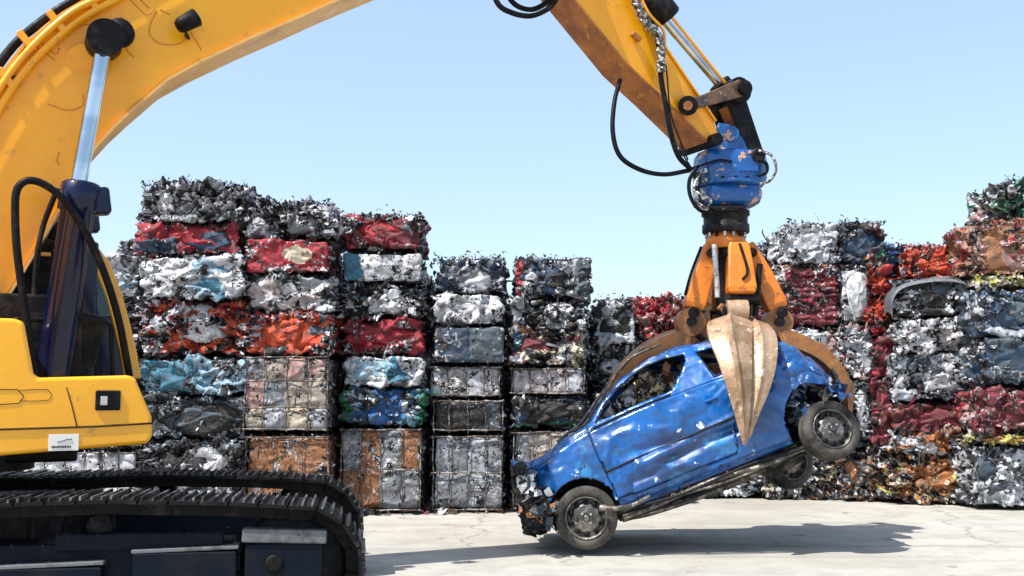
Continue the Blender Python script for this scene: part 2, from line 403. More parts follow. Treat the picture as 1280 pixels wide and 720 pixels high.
    o = bpy.data.objects.new('compressed_body', me); col.objects.link(o); o.parent = root
    # bent body sheets folded over the front
    for i in range(sheets):
        sw, shh = w_ * rng.uniform(.35, .7), h_ * rng.uniform(.4, .75); cx, cz = rng.uniform(-.22, .22) * w_, h_ * rng.uniform(.4, .6)
        an = rng.uniform(-.12, .12); n_, m_ = 22, 12; vv = []; ph = rng.uniform(0, 6, 4)
        cc = pick(pal, wts, rng.rand(1))[0]
        for j in range(m_ + 1):
            for ii in range(n_ + 1):
                u, v = ii / n_ - .5, j / m_ - .5
                x = sw * u * (1 + .12 * math.sin(v * 7 + ph[0]) + rng.uniform(-.03, .03)); z = shh * v * (1 + .15 * math.sin(u * 8 + ph[1]) + rng.uniform(-.05, .05))
                y = -.035 - .012 * math.cos(u * 3) + .022 * abs(math.sin(u * 4 + ph[2] + v * 3)) + .018 * abs(math.sin(v * 5 + ph[3] - u * 4)) + .05 * (abs(u) * 2) ** 6 + .05 * (abs(v) * 2) ** 6
                vv.append((cx + x * math.cos(an) - z * math.sin(an), y, cz + x * math.sin(an) + z * math.cos(an)))
        me = bpy.data.meshes.new('body_panel')
        me.from_pydata(vv, [], [(j * (n_ + 1) + ii, j * (n_ + 1) + ii + 1, (j + 1) * (n_ + 1) + ii + 1, (j + 1) * (n_ + 1) + ii) for j in range(m_) for ii in range(n_)])
        set_paint(me, np.tile(cc * rng.uniform(.8, 1.05), (len(me.polygons), 1)))
        me.materials.append(M_bale); p = bpy.data.objects.new('body_panel', me); col.objects.link(p); p.parent = root
        md = p.modifiers.new('s', 'SOLIDIFY'); md.thickness = .006
    if style == 'grid' and cells:
        nc, nr = cells
        for i in range(nc + 1):
            x = -hx + w_ * i / nc; x = max(-hx + .02, min(hx - .02, x)) + rng.uniform(-.01, .01)
            pts = [(x + rng.uniform(-.008, .008), -.03 + rng.uniform(-.008, .008), h_ * t) for t in np.linspace(.01, .99, 7)]
            MB().tube(pts, .008, 6, sub=2).build('vertical_band', M_band, root)
        for j in range(nr + 1):
            z = max(.03, min(h_ - .03, h_ * j / nr)) + rng.uniform(-.01, .01)
            pts = [(-hx + w_ * t, -.045 + rng.uniform(-.006, .006), z + rng.uniform(-.008, .008)) for t in np.linspace(0, 1, 9)]
            MB().tube(pts, .010, 6, sub=2).build('horizontal_band', M_band, root)
    return root

SH_BW = [K, K, K, W, W, G, S]; SH_W = [W, W, LG, K, G, K]; SH_R = [K, R, R, O, O, MR]; SH_D = [K, K, K, S, G, W]; SH_M = [MR, K, R, PW, K, BR]
SH_C = [CR, K, W, BR, G, K, K]; SH_RU = [BR, OR, K, TN, CR, K]
# rows: top y, bottom y (pixels of the photograph), style, palette, weights, shred palette, description, options
STACKS = [
 ('low stack behind the cab', 128, 173, 13.6, [
   (321, 374, 'panel', [W, TB, LB, W], [3, 1, 1, 2], SH_BW, 'white bale with a pale teal streak', {}),
   (376, 436, 'shred', [K, W, MR], [3, 2, 1], SH_BW, 'black and white shredded bale', {}),
   (438, 500, 'shred', [K, S, W], [3, 2, 1], SH_D, 'near black bale flecked with white', {}),
   (502, 560, 'shred', [K, S], [3, 1], SH_D, 'sooty black bale', {}),
   (562, 634, 'grid', [W, LG, W], [3, 1, 2], SH_W, 'white bale seen under yellow housing', {'cells': (2, 1)})]),
 ('stack hidden behind the yellow housing', 30, 125, 13.6, [
   (430, 495, 'panel', [TB, GN, LG], [1, 1, 1], SH_D, 'green and teal bale', {}),
   (497, 560, 'panel', [S, G, W], [1, 1, 1], SH_D, 'slate grey bale', {}),
   (562, 634, 'grid', [W, LG, W], [3, 1, 2], SH_W, 'white banded bale with four square cells', {'cells': (4, 1)})]),
 ('tallest stack beside the cab', 172, 304, 13.2, [
   (230, 277, 'shred', [K, W, G], [3, 3, 1], SH_BW, 'ragged black and white bale', {}),
   (279, 317, 'panel', [R, R, MR, NV], [4, 2, 2, 1], [K, W, R, K, PK], 'crimson bale with white scraps', {}),
   (319, 373, 'panel', [W, LB, W, TB, LG], [4, 1, 3, 1, 2], SH_BW, 'white and pale teal bale with creased sheets', {}),
   (375, 446, 'shred', [O, K, R, W, O], [3, 2, 1, 2, 2], [O, K, W, K, R, W], 'orange, black and white shredded bale', {}),
   (448, 493, 'panel', [LB, W, LB, TB], [3, 2, 2, 1], SH_D, 'light blue and white bale, dark rim', {'cells': (2, 1)}),
   (495, 550, 'panel', [K, S, NV, K], [3, 2, 2, 2], SH_BW, 'black bale splashed with white', {}),
   (552, 634, 'shred', [K, K, W], [3, 1, 1], [K, K, K, S, G], 'black bale with a round white crumpled sheet', {'spots': [(.62, .5, .26, .42, W)]})]),
 ('stack with the red panel', 309, 417, 13.3, [
   (253, 297, 'shred', [W, LG, W, G], [3, 2, 2, 2], SH_W, 'white and grey bale with dark tufts', {}),
   (299, 342, 'flat', [R, R, R], [1, 1, 1], [R, K, W, MR], 'bright red bale with a pale gold blotch', {'spots': [(.62, .55, .16, .26, CR)]}),
   (344, 389, 'panel', [W, LG, PW, W], [3, 2, 2, 1], SH_BW, 'white bale with grey rim', {}),
   (391, 443, 'panel', [O, R, O, K, S], [4, 1, 2, 1, 1], [O, K, K, W, R], 'orange red bale with black folds', {}),
   (445, 540, 'grid', [TN, PK, LG, G, CR, LG], [3, 2, 2, 2, 1, 2], [G, TN, K, BR], 'tan, pink and grey grid-banded bale', {'cells': (4, 3)}),
   (543, 640, 'grid', [BR, OR, BR, BR], [3, 2, 2, 1], [BR, BR, G, W, OR], 'rusty orange banded bale', {'cells': (3, 2)})]),
 ('stack with dark red top', 427, 530, 13.6, [
   (269, 313, 'panel', [MR, R, K, MR], [3, 2, 1, 2], [K, W, K, MR], 'dark red bale with a pale round spot', {'spots': [(.78, .45, .09, .26, LB)]}),
   (315, 353, 'flat', [W, LG, B, W], [3, 2, 1, 2], SH_W, 'white bale with a blue corner', {'cells': (4, 1), 'spots': [(.14, .5, .11, .5, TB)]}),
   (355, 397, 'shred', [W, W, K], [3, 3, 2], SH_BW, 'shredded white over black bale', {}),
   (399, 444, 'panel', [R, MR, R, BR], [3, 2, 3, 1], [R, K, K, W, MR], 'red bale framed by a red rim', {}),
   (446, 483, 'panel', [W, W, LB, TB], [4, 3, 1, 1], SH_W, 'bright white bale with a sky blue patch', {}),
   (485, 531, 'panel', [B, TB, B, NV], [3, 1, 2, 2], [K, GN, W, TB, K], 'blue bale with green edges', {'spots': [(.03, .5, .07, .9, GN), (.97, .5, .06, .9, GN)]}),
   (534, 637, 'grid', [G, TN, G, BR, S], [4, 3, 2, 1, 1], [G, TN, W, K, LG], 'grey and brown bale wrapped in bands', {'cells': (4, 2)})]),
 ('stack with slate blue top', 541, 631, 13.7, [
   (323, 367, 'panel', [NV, S, G, W], [4, 2, 2, 1], SH_BW, 'dark slate blue bale', {}),
   (369, 406, 'panel', [W, W, K], [3, 2, 2], SH_BW, 'white and black bale', {}),
   (408, 455, 'flat', [S, NV, S], [2, 1, 1], SH_D, 'smooth dark slate bale', {'cells': (2, 1)}),
   (457, 497, 'grid', [W, W, PW], [3, 3, 1], [W, G, TN, K], 'white bale with four square cells', {'cells': (4, 1)}),
   (499, 541, 'grid', [K, NV, S], [3, 1, 1], SH_BW, 'black banded bale, white scratches', {'cells': (4, 1)}),
   (543, 633, 'grid', [G, LG, G, S], [3, 1, 3, 1], [G, G, LG, S], 'grey banded bale', {'cells': (4, 2)})]),
 ('stack left of car nose', 641, 735, 13.8, [
   (324, 373, 'panel', [NV, K, LG, S], [2, 2, 2, 2], SH_BW, 'dark bale with grey windows and a red strip', {'spots': [(.06, .5, .045, .6, R)]}),
   (376, 408, 'shred', [W, K, LG], [3, 3, 1], SH_BW, 'shredded white and black bale', {}),
   (410, 457, 'shred', [CR, TB, K, W, MR], [3, 1, 2, 1, 1], SH_C, 'speckled cream and teal bale', {}),
   (459, 493, 'grid', [PW, W, PW], [3, 1, 2], [W, K, PK, G], 'pinkish white bale with square cells', {'cells': (4, 1)}),
   (495, 535, 'panel', [K, NV, GN], [3, 2, 1], [K, W, K, GN], 'black bale with a green sill', {'spots': [(.55, .05, .5, .14, GN)]}),
   (537, 630, 'grid', [G, LG, TN, S], [2, 1, 1, 2], [G, LG, S, K], 'grey green banded bale', {'cells': (4, 2)})]),
 ('stack behind the car windscreen', 738, 790, 14.9, [
   (375, 430, 'panel', [LG, K, W], [2, 2, 1], SH_BW, 'dark bale with a curved pale grey sheet', {'spots': [(.35, .5, .2, .5, LG)]}),
   (432, 478, 'shred', [K, W, S], [3, 1, 1], SH_BW, 'black and grey shredded bale', {}),
   (480, 545, 'shred', [LG, K, W], [2, 2, 1], SH_BW, 'pale grey shredded bale', {}),
   (547, 618, 'panel', [G, S, K], [1, 1, 1], SH_D, 'grey bale', {})]),
 ('far stack left of grapple', 792, 850, 15.4, [
   (374, 424, 'shred', [R, O, PK, R], [3, 1, 2, 2], [R, PK, R, K, R], 'mottled red and pink bale', {}),
   (426, 478, 'shred', [K, CR, W], [3, 1, 1], SH_C, 'black and cream shredded bale', {}),
   (480, 540, 'shred', [CR, YL, K], [2, 1, 3], SH_C, 'cream and yellow shredded bale', {}),
   (542, 614, 'shred', [K, G], [2, 1], SH_D, 'dark grey bale', {})]),
 ('far stack behind the grapple', 853, 955, 15.6, [
   (372, 424, 'shred', [R, MR, K, PK], [2, 2, 2, 1], SH_M, 'dark red bale', {}),
   (426, 478, 'shred', [W, K, CR], [2, 2, 1], SH_C, 'pale shredded bale', {}),
   (480, 545, 'shred', [K, S, LG], [2, 2, 1], SH_BW, 'slate shredded bale', {}),
   (547, 612, 'shred', [W, S, K], [2, 2, 1], SH_BW, 'white and slate shredded bale', {})]),
 ('stack right of the grapple', 957, 1050, 15.4, [
   (333, 407, 'layer', [MR, MR, K, PW], [4, 3, 1, 1], SH_M, 'maroon bale pressed in level layers', {}),
   (409, 458, 'panel', [W, PK, W, LG], [3, 1, 2, 1], [W, K, K, LG, K], 'white and pink shredded bale', {}),
   (460, 520, 'shred', [W, K, LG], [2, 2, 1], SH_BW, 'grey and white shredded bale', {}),
   (522, 606, 'shred', [K, CR, BR], [3, 1, 1], SH_C, 'brown and black bale', {})]),
 ('narrow white-topped stack', 1052, 1092, 15.2, [
   (334, 404, 'flat', [W, W, LG], [3, 2, 1], SH_W, 'white bale with an oval sheet', {}),
   (406, 470, 'shred', [W, PK, LG], [3, 1, 1], [W, K, PK, K, K], 'pink edged white bale', {}),
   (472, 560, 'shred', [W, K, S], [2, 2, 1], SH_BW, 'white flecked black bale', {}),
   (562, 609, 'shred', [K, BR], [2, 1], SH_C, 'black bale', {})]),
 ('narrow red stack', 1088, 1117, 15.05, [
   (334, 372, 'shred', [R, O], [3, 1], SH_R, 'bright red bale', {}),
   (374, 418, 'shred', [O, R], [3, 1], [O, R, O, K], 'orange red bale', {}),
   (420, 470, 'panel', [MR, R], [2, 1], [MR, K, R], 'deep red bale', {}),
   (472, 556, 'panel', [MR, MR, K], [2, 2, 1], [MR, K, K], 'dark maroon bale', {}),
   (558, 609, 'shred', [K, BR, CR], [2, 1, 1], SH_C, 'dark brown bale', {})]),
 ('stack under the grey hood', 1116, 1221, 14.8, [
   (351, 396, 'hood', [K, S, G], [2, 2, 2], [K, W, K, LG], 'black bale capped by a bent grey hood', {}),
   (398, 441, 'panel', [PW, W, PW, LG], [3, 2, 2, 1], [W, PW, K, G], 'pinkish white bale with creased sheets', {}),
   (443, 501, 'panel', [W, S, W, LG], [3, 2, 2, 1], SH_BW, 'white bale with slate folds', {}),
   (504, 541, 'panel', [MR, MR, BR], [3, 2, 1], [MR, K, MR, BR], 'maroon bale with a pale lip', {}),
   (543, 570, 'shred', [W, W, OR], [3, 3, 1], [W, LG, K, OR], 'white bale with an orange middle', {'spots': [(.52, .6, .16, .5, OR)]}),
   (572, 610, 'shred', [OR, BR, CR, YL], [2, 2, 2, 1], [K, OR, CR, K, BR], 'yellow and orange scrap bale', {})]),
 ('stack at the right edge', 1223, 1330, 14.1, [
   (276, 342, 'panel', [PK, BR, R, BR], [2, 3, 2, 2], [PK, K, MR, BR, BR], 'brick red and pink bale', {}),
   (344, 358, 'shred', [YL, YL, CR], [3, 2, 1], [YL, CR, K, W], 'thin lime yellow bale', {}),
   (361, 421, 'panel', [NV, B, S, LG], [3, 1, 2, 1], [K, NV, W, S], 'navy blue bale', {}),
   (424, 482, 'panel', [S, NV, LB], [3, 2, 1], SH_BW, 'slate blue bale with pale specks', {}),
   (485, 541, 'panel', [MR, MR, PK], [5, 4, 1], [MR, K, MR, PK, R], 'maroon bale with pink scuffs', {}),
   (543, 556, 'shred', [YL, YL, OR], [3, 1, 1], [YL, K, CR], 'thin yellow bale', {}),
   (559, 632, 'panel', [W, S, LG, S], [3, 2, 2, 1], SH_BW, 'white and slate bale', {})]),
]
ORD = ['topmost', 'second down', 'third down', 'fourth down', 'fifth down', 'sixth down', 'seventh down']
random.seed(4)
def place(px0, px1, y0, y1, Y, style, pal, wts, sp, label, opts, seed, top=False, depth=1.15):
    cx = (px0 + px1) / 2
    a, b = at(px0, (y0 + y1) / 2, Y), at(px1, (y0 + y1) / 2, Y)
    zt, zb = at(cx, y0, Y).z, at(cx, y1, Y).z
    rr = random.Random(seed)
    r = make_bale(((a.x + b.x) / 2 + rr.uniform(-.015, .015), Y + rr.uniform(-.07, .07), max(zb, 0.0)), (b.x - a.x, depth, zt - max(zb, 0.0)),
                  seed, style, pal, wts, sp, rot=rr.uniform(-.035, .035), top=top, sheets={'panel': 2, 'hood': 2, 'shred': 1}.get(style, 0), **opts)
    r['label'] = label; r['group'] = 'bales of crushed cars stacked round the yard'
    return r
seed = 11
for (sname, x0, x1, Y, rows) in STACKS:
    for i, (y0, y1, style, pal, wts, sp, desc, opts) in enumerate(rows):
        seed += 1
        if i == len(rows) - 1: y1 = 490 + CAMH * F / Y
        jx = random.Random(seed).uniform(-2.5, 2.5)
        br = place(x0 + jx, x1 + jx, y0, y1 + .5, Y, style, pal, wts, sp, '%s, %s in %s' % (desc, ORD[i], sname), opts, seed, top=(i == 0))
        if 'bent grey hood' in desc:          # car bonnet bent over the front of the bale
            ar = [Vector(at(x, y, Y - .03)) - br.location for x, y in [(1113, 392), (1114, 372), (1124, 358), (1146, 351), (1178, 348), (1203, 352), (1216, 362), (1220, 378)]]
            P = spline(ar, 5); vs = []
            for i_, p in enumerate(P):
                for k in range(7):
                    wv = .018 * math.sin(i_ * .9 + k * 1.3); vs.append((p.x + wv * .4, p.y + .42 * k / 6 - .03 * math.sin(i_ * .35), p.z + wv + .02 * math.sin(k * .9)))
            mb = MB(); mb.add(vs, [(7 * i_ + k, 7 * i_ + k + 1, 7 * i_ + 8 + k, 7 * i_ + 7 + k) for i_ in range(len(P) - 1) for k in range(6)])
            # folded-down front lip
            n0 = len(P); vs = [(p.x, p.y + q, p.z - dz) for p in P for q, dz in ((0, 0), (-.06, .012), (-.085, .05))]
            mb.add(vs, [(3 * i_ + k, 3 * i_ + k + 1, 3 * i_ + 4 + k, 3 * i_ + 3 + k) for i_ in range(n0 - 1) for k in range(2)])
            o = mb.build('bent_hood', M_bale, br, solid=.012); set_paint(o.data, np.tile((.15, .16, .18), (len(o.data.polygons), 1)))
        if 'oval sheet' in desc:
            c_ = Vector(at(1072, 368, Y - .09)) - br.location; vs = [tuple(c_ + Vector((0, -.05, 0)))]; n0 = 28
            for rr_ in (.35, .7, 1.0):
                for k in range(n0):
                    a = 2 * math.pi * k / n0; vs.append((c_.x + .15 * rr_ * math.cos(a) * (1 + .1 * math.sin(3 * a)), c_.y - .05 + .06 * rr_ ** 2 + .008 * math.sin(5 * a + rr_ * 7), c_.z + .33 * rr_ * math.sin(a) * (1 + .06 * math.sin(2 * a + 1))))
            fs = [(0, 1 + k, 1 + (k + 1) % n0) for k in range(n0)] + [(1 + n0 * j + k, 1 + n0 * (j + 1) + k, 1 + n0 * (j + 1) + (k + 1) % n0, 1 + n0 * j + (k + 1) % n0) for j in range(2) for k in range(n0)]
            o = MB().add(vs, fs).build('oval_panel', M_bale, br, solid=.008); set_paint(o.data, np.tile((.56, .58, .60), (len(o.data.polygons), 1)))
# bales that lie on top of the right-hand stacks
EX = [
 (982, 1048, 281, 331, 15.5, 'panel', [W, W, LG], [3, 3, 1], SH_W, 'large clean white bale with ragged dark crest above the maroon layers', {}),
 (1050, 1108, 279, 331, 15.5, 'panel', [NV, GN, K], [2, 1, 2], [K, MR, BR, K, G], 'dark green bale with rusty tufts beside the clean white bale', {}),
 (949, 980, 305, 331, 15.9, 'shred', [W, K, G], [2, 2, 1], SH_BW, 'small black and white bale at the left end of the top row', {}),
 (1106, 1132, 306, 333, 15.7, 'panel', [B, B, TB], [3, 2, 1], [B, K, W], 'small bright blue bale beside the orange red one', {}),
 (1130, 1219, 308, 349, 15.3, 'panel', [O, (.62, .05, .012), R], [4, 4, 1], [O, O, K, R, O], 'orange red crumpled bale with two dark holes on top of the grey hood', {'spots': [(.28, .55, .06, .2, K), (.12, .35, .05, .2, K)]}),
 (1257, 1340, 226, 274, 14.3, 'shred', [K, GN, W, PK], [3, 2, 1, 1], [K, K, GN, W, G], 'dark green shredded bale on the highest stack at the right edge', {}),
]
for (x0, x1, y0, y1, Y, style, pal, wts, sp, desc, opts) in EX:
    seed += 1; place(x0, x1, y0, y1 + .5, Y, style, pal, wts, sp, desc, opts, seed, top=True)
# second rank of stacks behind the first: closes the gaps between the columns
BK = [(150, 310, 14.9, 300, 4), (300, 430, 15.0, 325, 4), (420, 545, 15.1, 350, 3), (535, 650, 15.2, 372, 3), (640, 740, 15.3, 395, 3), (730, 860, 16.9, 400, 3), (845, 965, 17.0, 398, 3), (955, 1090, 17.0, 345, 3), (1080, 1230, 16.6, 350, 3), (1215, 1345, 15.9, 300, 3)]
BN = ['the tall stack beside the cab', 'the stack with the red panel', 'the stack with the dark red top', 'the stack with the slate blue top', 'the stack left of the car nose', 'the stacks behind the windscreen', 'the far stack behind the grapple', 'the stack right of the grapple', 'the stack under the grey hood', 'the stack at the right edge']
for (x0, x1, Y, yt, n), bn in zip(BK, BN):
    yb = 490 + CAMH * F / Y
    for k in range(n):
        seed += 1; ya = yt + (yb - yt) * k / n; yz = yt + (yb - yt) * (k + 1) / n - 1
        nm = ['highest', 'middle', 'lowest'] if n == 3 else ['highest', 'upper middle', 'lower middle', 'lowest']
        r = place(x0, x1, ya, yz, Y, 'shred', [K, S, G], [3, 2, 1], SH_D, 'dark rear-row bale, %s, behind %s' % (nm[k], bn), {'shard_mult': .3}, seed, depth=1.0)
        r['group'] = 'dark bales in the row behind the front stacks'

# loose dark scrap along the foot of the right-hand stacks
def scrap_heap(px0, px1, yb0, yb1, hmax, n, seed, label):
    rng = np.random.RandomState(seed); V, Fc, C = [], [], []; b0 = 0
    P = [K, K, K, S, G, W, CR, BR, DK, MR, OR]
    for i in range(n):
        t = rng.rand(); px = px0 + (px1 - px0) * t; Y = CAMH * F / (yb0 + (yb1 - yb0) * t - 490); base = at(px, 500, Y); dep = rng.uniform(-.05, .7)
        hh = hmax * (.35 + .65 * n1(px * .02, 0, 0, seed)) * min(1, (dep + .12) / .45)
        p = np.array([base.x, Y + dep, rng.uniform(0, hh)]); s = rng.uniform(.03, .13)
        a = rng.normal(size=3); a /= np.linalg.norm(a); b = np.cross(a, rng.normal(size=3)); b /= np.linalg.norm(b); c = np.cross(a, b)
        q = [p - a * s - b * s * .5, p - a * s * .8 + b * s * .4, p + c * s * .4 - b * s * .4, p + c * s * .3 + b * s * .5, p + a * s - b * s * .3, p + a * s * .8 + b * s * .3]
        for z in q: z[2] = max(z[2], .004)
        V += q; Fc += [(b0, b0 + 1, b0 + 3, b0 + 2), (b0 + 2, b0 + 3, b0 + 5, b0 + 4)]; k = np.array(P[rng.randint(len(P))]) * rng.uniform(.6, 1); C += [k, k]; b0 += 6
    me = bpy.data.meshes.new('scrap_heap'); me.from_pydata([tuple(v) for v in V], [], Fc); set_paint(me, np.array(C)); me.materials.append(M_bale)
    o = bpy.data.objects.new('scrap_heap', me); col.objects.link(o); o['kind'] = 'stuff'; o['label'] = label; o['category'] = 'scrap metal'
scrap_heap(880, 1116, 609, 613, .62, 5200, 3, 'low heap of dark torn scrap along the foot of the right stacks')
scrap_heap(1110, 1290, 619, 634, .16, 1100, 5, 'thin litter of dark scrap at the foot of the rightmost stacks')
scrap_heap(425, 740, 641, 637, .05, 260, 7, 'scattered small scrap chips along the foot of the middle stacks')
# ------------------------------------------------------------------ excavator
A_UP = rad(25.0); B_UN = rad(4.0)
G0 = at(905, 300, 10.9); G0 = Vector((G0.x, 10.9, 0))
DIR = Vector((math.cos(A_UP), math.sin(A_UP), 0)); LFT = Vector((-math.sin(A_UP), math.cos(A_UP), 0))
ROOT = G0 - DIR * 6.2
def Lp(px, py, yo):                    # where the line of sight of a pixel meets the vertical plane y = yo of the machine
    r = ray(px, py); c = Vector((0, 0, CAMH)) - (ROOT + LFT * yo)
    k = -c.dot(LFT) / r.dot(LFT); p = Vector((0, 0, CAMH)) + r * k - ROOT
    return Vector((p.dot(DIR), yo, p.z))
def XZ(px, py, yo): q = Lp(px, py, yo); return (q.x, q.z)
M_yel = mat('yellow_paint', (.93, .43, .003), .30, 0, [((.82, .35, .003), 1.2, .35, .7, 4), ((.55, .27, .02), 7, .62, .72, 8), ((.20, .11, .04), 16, .70, .76, 8)], .05, 30, coat=.5)
M_yelb = mat('yellow_boom_paint', (.92, .41, .003), .33, 0, [((.78, .30, .003), .9, .35, .7, 5), ((.45, .22, .03), 5, .60, .72, 9), ((.16, .08, .03), 18, .69, .74, 9)], .08, 25, coat=.15)
M_rus_shade = mat('rusted_shaded_yellow', (.42, .15, .03), .6, .1, [((.24, .08, .03), 4, .42, .6, 8), ((.60, .28, .03), 9, .58, .7, 8)], .2, 30)  # rust, with the shaded yellow of the stick's underside mixed into the brown
M_sal = mat('ground_lit_yellow_plate', (.74, .42, .12), .5, 0, [((.55, .28, .08), 3, .5, .7, 6)], .05, 20)  # salmon tone paints light bounced off the ground onto the boom's underside
M_blk = mat('black_rubber', (.005, .005, .006), .5, 0, [((.022, .020, .018), 9, .52, .7, 6)], .1, 60)
M_drk = mat('dark_greasy_steel', (.010, .010, .012), .45, .2, [((.04, .033, .026), 6, .5, .68, 8)], .25, 35)
M_nav = mat('navy_paint', (.002, .006, .032), .3, 0, [((.010, .014, .03), 5, .55, .7, 8)], .05, 30, coat=.5)
M_chr = mat('chrome_rod', (.62, .68, .74), .16, 1.0, [((.40, .48, .56), 3, .45, .6, 2)], 0, 20, rvar=.05)
M_trk = mat('worn_track_steel', (.010, .009, .009), .6, .1, [((.035, .03, .027), 7, .55, .68, 8)], .3, 40)
M_wst = mat('bright_worn_steel', (.55, .54, .52), .35, .8, [((.15, .13, .12), 12, .5, .6, 6)], .1, 60)
M_gro = mat('worn_grouser_steel', (.24, .23, .22), .4, .7, [((.03, .028, .026), 5, .42, .56, 8)], .3, 40)
M_tfr = mat('track_frame_paint', (.003, .006, .013), .55, 0, [((.010, .011, .014), 4, .5, .68, 8), ((.12, .11, .10), 13, .68, .72, 8)], .2, 25)
M_lit = mat('dusty_ledge', (.13, .135, .14), .6, .2, [((.07, .07, .07), 8, .5, .62, 8)], .2, 30)
M_sal2 = mat('darkened_weld', (.50, .20, .02), .6)
M_whi = mat('sticker_white', (.78, .76, .68), .5)
M_ink = mat('sticker_ink', (.03, .02, .01), .6)
M_sea = mat('dark_seam', (.05, .028, .01), .7)
def glass_mat():
    m = bpy.data.materials.new('cab_glass'); m.use_nodes = True; N, L = m.node_tree.nodes, m.node_tree.links
    g = N.new('ShaderNodeBsdfGlossy'); g.inputs['Roughness'].default_value = .02; g.inputs['Color'].default_value = (.8, .9, .95, 1)
    t = N.new('ShaderNodeBsdfTransparent'); t.inputs['Color'].default_value = (.60, .80, .84, 1)
    f = N.new('ShaderNodeFresnel'); f.inputs[0].default_value = 1.5; x = N.new('ShaderNodeMixShader')
    L.new(f.outputs[0], x.inputs[0]); L.new(t.outputs[0], x.inputs[1]); L.new(g.outputs[0], x.inputs[2])
    L.new(x.outputs[0], N['Material Output'].inputs['Surface']); return m
M_gls = glass_mat()

EX_ = empty('excavator', 'yellow tracked excavator with raised arm holding the grapple and blue car', 'excavator', ROOT, (0, 0, A_UP))
# --- boom
bn, bf = -.30, .30
bpx = [(-95, 500), (-125, 430), (-95, 330), (-50, 190), (-12, 118), (28, 62), (80, 18), (125, -8), (200, -52), (300, -102), (420, -142), (540, -156), (640, -150), (700, -128), (722, -95),
       (712, -62), (680, -48), (640, -58), (580, -62), (520, -42), (470, -22), (417, 0), (375, 19), (312, 46), (250, 75), (208, 98), (167, 133), (140, 158), (119, 181), (95, 216), (60, 282), (25, 342), (0, 382), (-30, 440), (-55, 500)]
bxz = [XZ(x, y, bn) for x, y in bpx]
boom = MB().prism(bxz, bn + .02, bf - .02).build('boom', M_yelb, EX_, bevel=.012)
# flange plates: top and underside, wider than the web
def strip(poly, i0, i1, y0, y1, th, nm, m, par, out=1):
    P = [Vector((bx, 0, bz)) for bx, bz in poly[i0:i1 + 1]]; mb = MB(); n = len(P); T = []
    for i, p in enumerate(P):
        d = (P[min(i + 1, n - 1)] - P[max(i - 1, 0)]).normalized(); nn = Vector((-d.z, 0, d.x)) * out; T.append((p, p + nn * th))
    vs = []
    for a, b in T: vs += [(a.x, y0, a.z), (a.x, y1, a.z), (b.x, y1, b.z), (b.x, y0, b.z)]
    fs = [(4 * i + k, 4 * i + (k + 1) % 4, 4 * i + 4 + (k + 1) % 4, 4 * i + 4 + k) for i in range(n - 1) for k in range(4)] + [(0, 1, 2, 3), (4 * n - 4, 4 * n - 3, 4 * n - 2, 4 * n - 1)]
    return mb.add(vs, fs).build(nm, m, par)
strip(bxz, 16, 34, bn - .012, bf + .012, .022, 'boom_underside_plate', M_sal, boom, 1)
strip(bxz, 1, 13, bn - .012, bf + .012, .022, 'boom_top_plate', M_yelb, boom, 1)
# weld seams, bracket outlines and rivets on the side
for pts in ([(130, 30), (152, 22), (165, 40), (158, 60), (168, 72)], [(60, 130), (85, 138), (103, 132), (104, 118)], [(42, 56), (62, 70), (68, 76)], [(50, 52), (69, 68), (74, 60)], [(196, 14), (188, 30), (188, 45), (202, 55), (222, 55), (236, 46)], [(200, 12), (212, 18)],
            [(160, -4), (182, 18), (193, 10)], [(168, -8), (186, 10)], [(238, 40), (247, 54), (252, 63)], [(74, 190), (71, 200), (74, 206)], [(92, 33), (114, 30)]):
    MB().tube([Lp(x, y, bn + .017) for x, y in pts], .0035, 5, sub=3).build('weld_seam', M_sal2, boom)
MB().cyl(Lp(20, 100, bn + .03), Lp(20, 100, bn - .035), .035, n=18).build('boom_plug', M_drk, boom, bevel=.006)
MB().cyl(Lp(108, 82, bn + .03), Lp(108, 82, bn + .010), .16, n=40).build('boom_boss', M_yelb, boom, bevel=.006)
MB().cyl(Lp(-62, 455, -.40), Lp(-62, 455, .40), .10, n=24).build('boom_foot_pin', M_drk, EX_)
# work light
wl = MB().lathe(Lp(222, 34, bn - .14), Lp(252, 18, bn - .14) - Lp(222, 34, bn - .14), [(-.01, 0), (0, .045), (.03, .062), (.17, .072), (.175, .066)], 24).build('work_light', M_blk, EX_)
wd = (Lp(252, 18, bn - .14) - Lp(222, 34, bn - .14)).normalized()
MB().lathe(Lp(222, 34, bn - .14) + wd * .168, wd, [(0, .066), (.012, .055), (.02, 0)], 24).build('lamp_lens', M_whi, wl)
MB().tube([Lp(232, 40, bn - .10), Lp(236, 48, bn - .05), Lp(232, 44, bn + .02)], .012, 6).build('lamp_bracket', M_drk, wl)
# pipes and hoses along the top of the boom
for k, (r_, m_, off, lat) in enumerate([(.028, M_yelb, -.105, -.24), (.026, M_yelb, -.035, -.27), (.022, M_rus_shade, .01, -.20), (.034, M_blk, .075, -.15), (.03, M_blk, .09, -.05)]):
    P = []
    for i in range(2, 13):
        p = Vector((bxz[i][0], 0, bxz[i][1])); d = Vector((bxz[i + 1][0] - bxz[i - 1][0], 0, bxz[i + 1][1] - bxz[i - 1][1])).normalized()
        nn = Vector((-d.z, 0, d.x)); P.append(p + nn * (off) + Vector((0, (bn - .035 if off < 0 else lat) - .012 * k, .012 * math.sin(i * 2.1 + k))))
    MB().tube(P, r_, 8, sub=5).build('hydraulic_line', m_, EX_)
for px, py in ((33, 45), (70, 20), (8, 92), (-25, 170), (115, -3)):
    MB().box(Lp(px, py + 6, bn - .035), (.05, .04, .17), R=Matrix.Rotation(rad(-40), 3, 'Y')).build('line_clamp', M_yelb, EX_, bevel=.006)
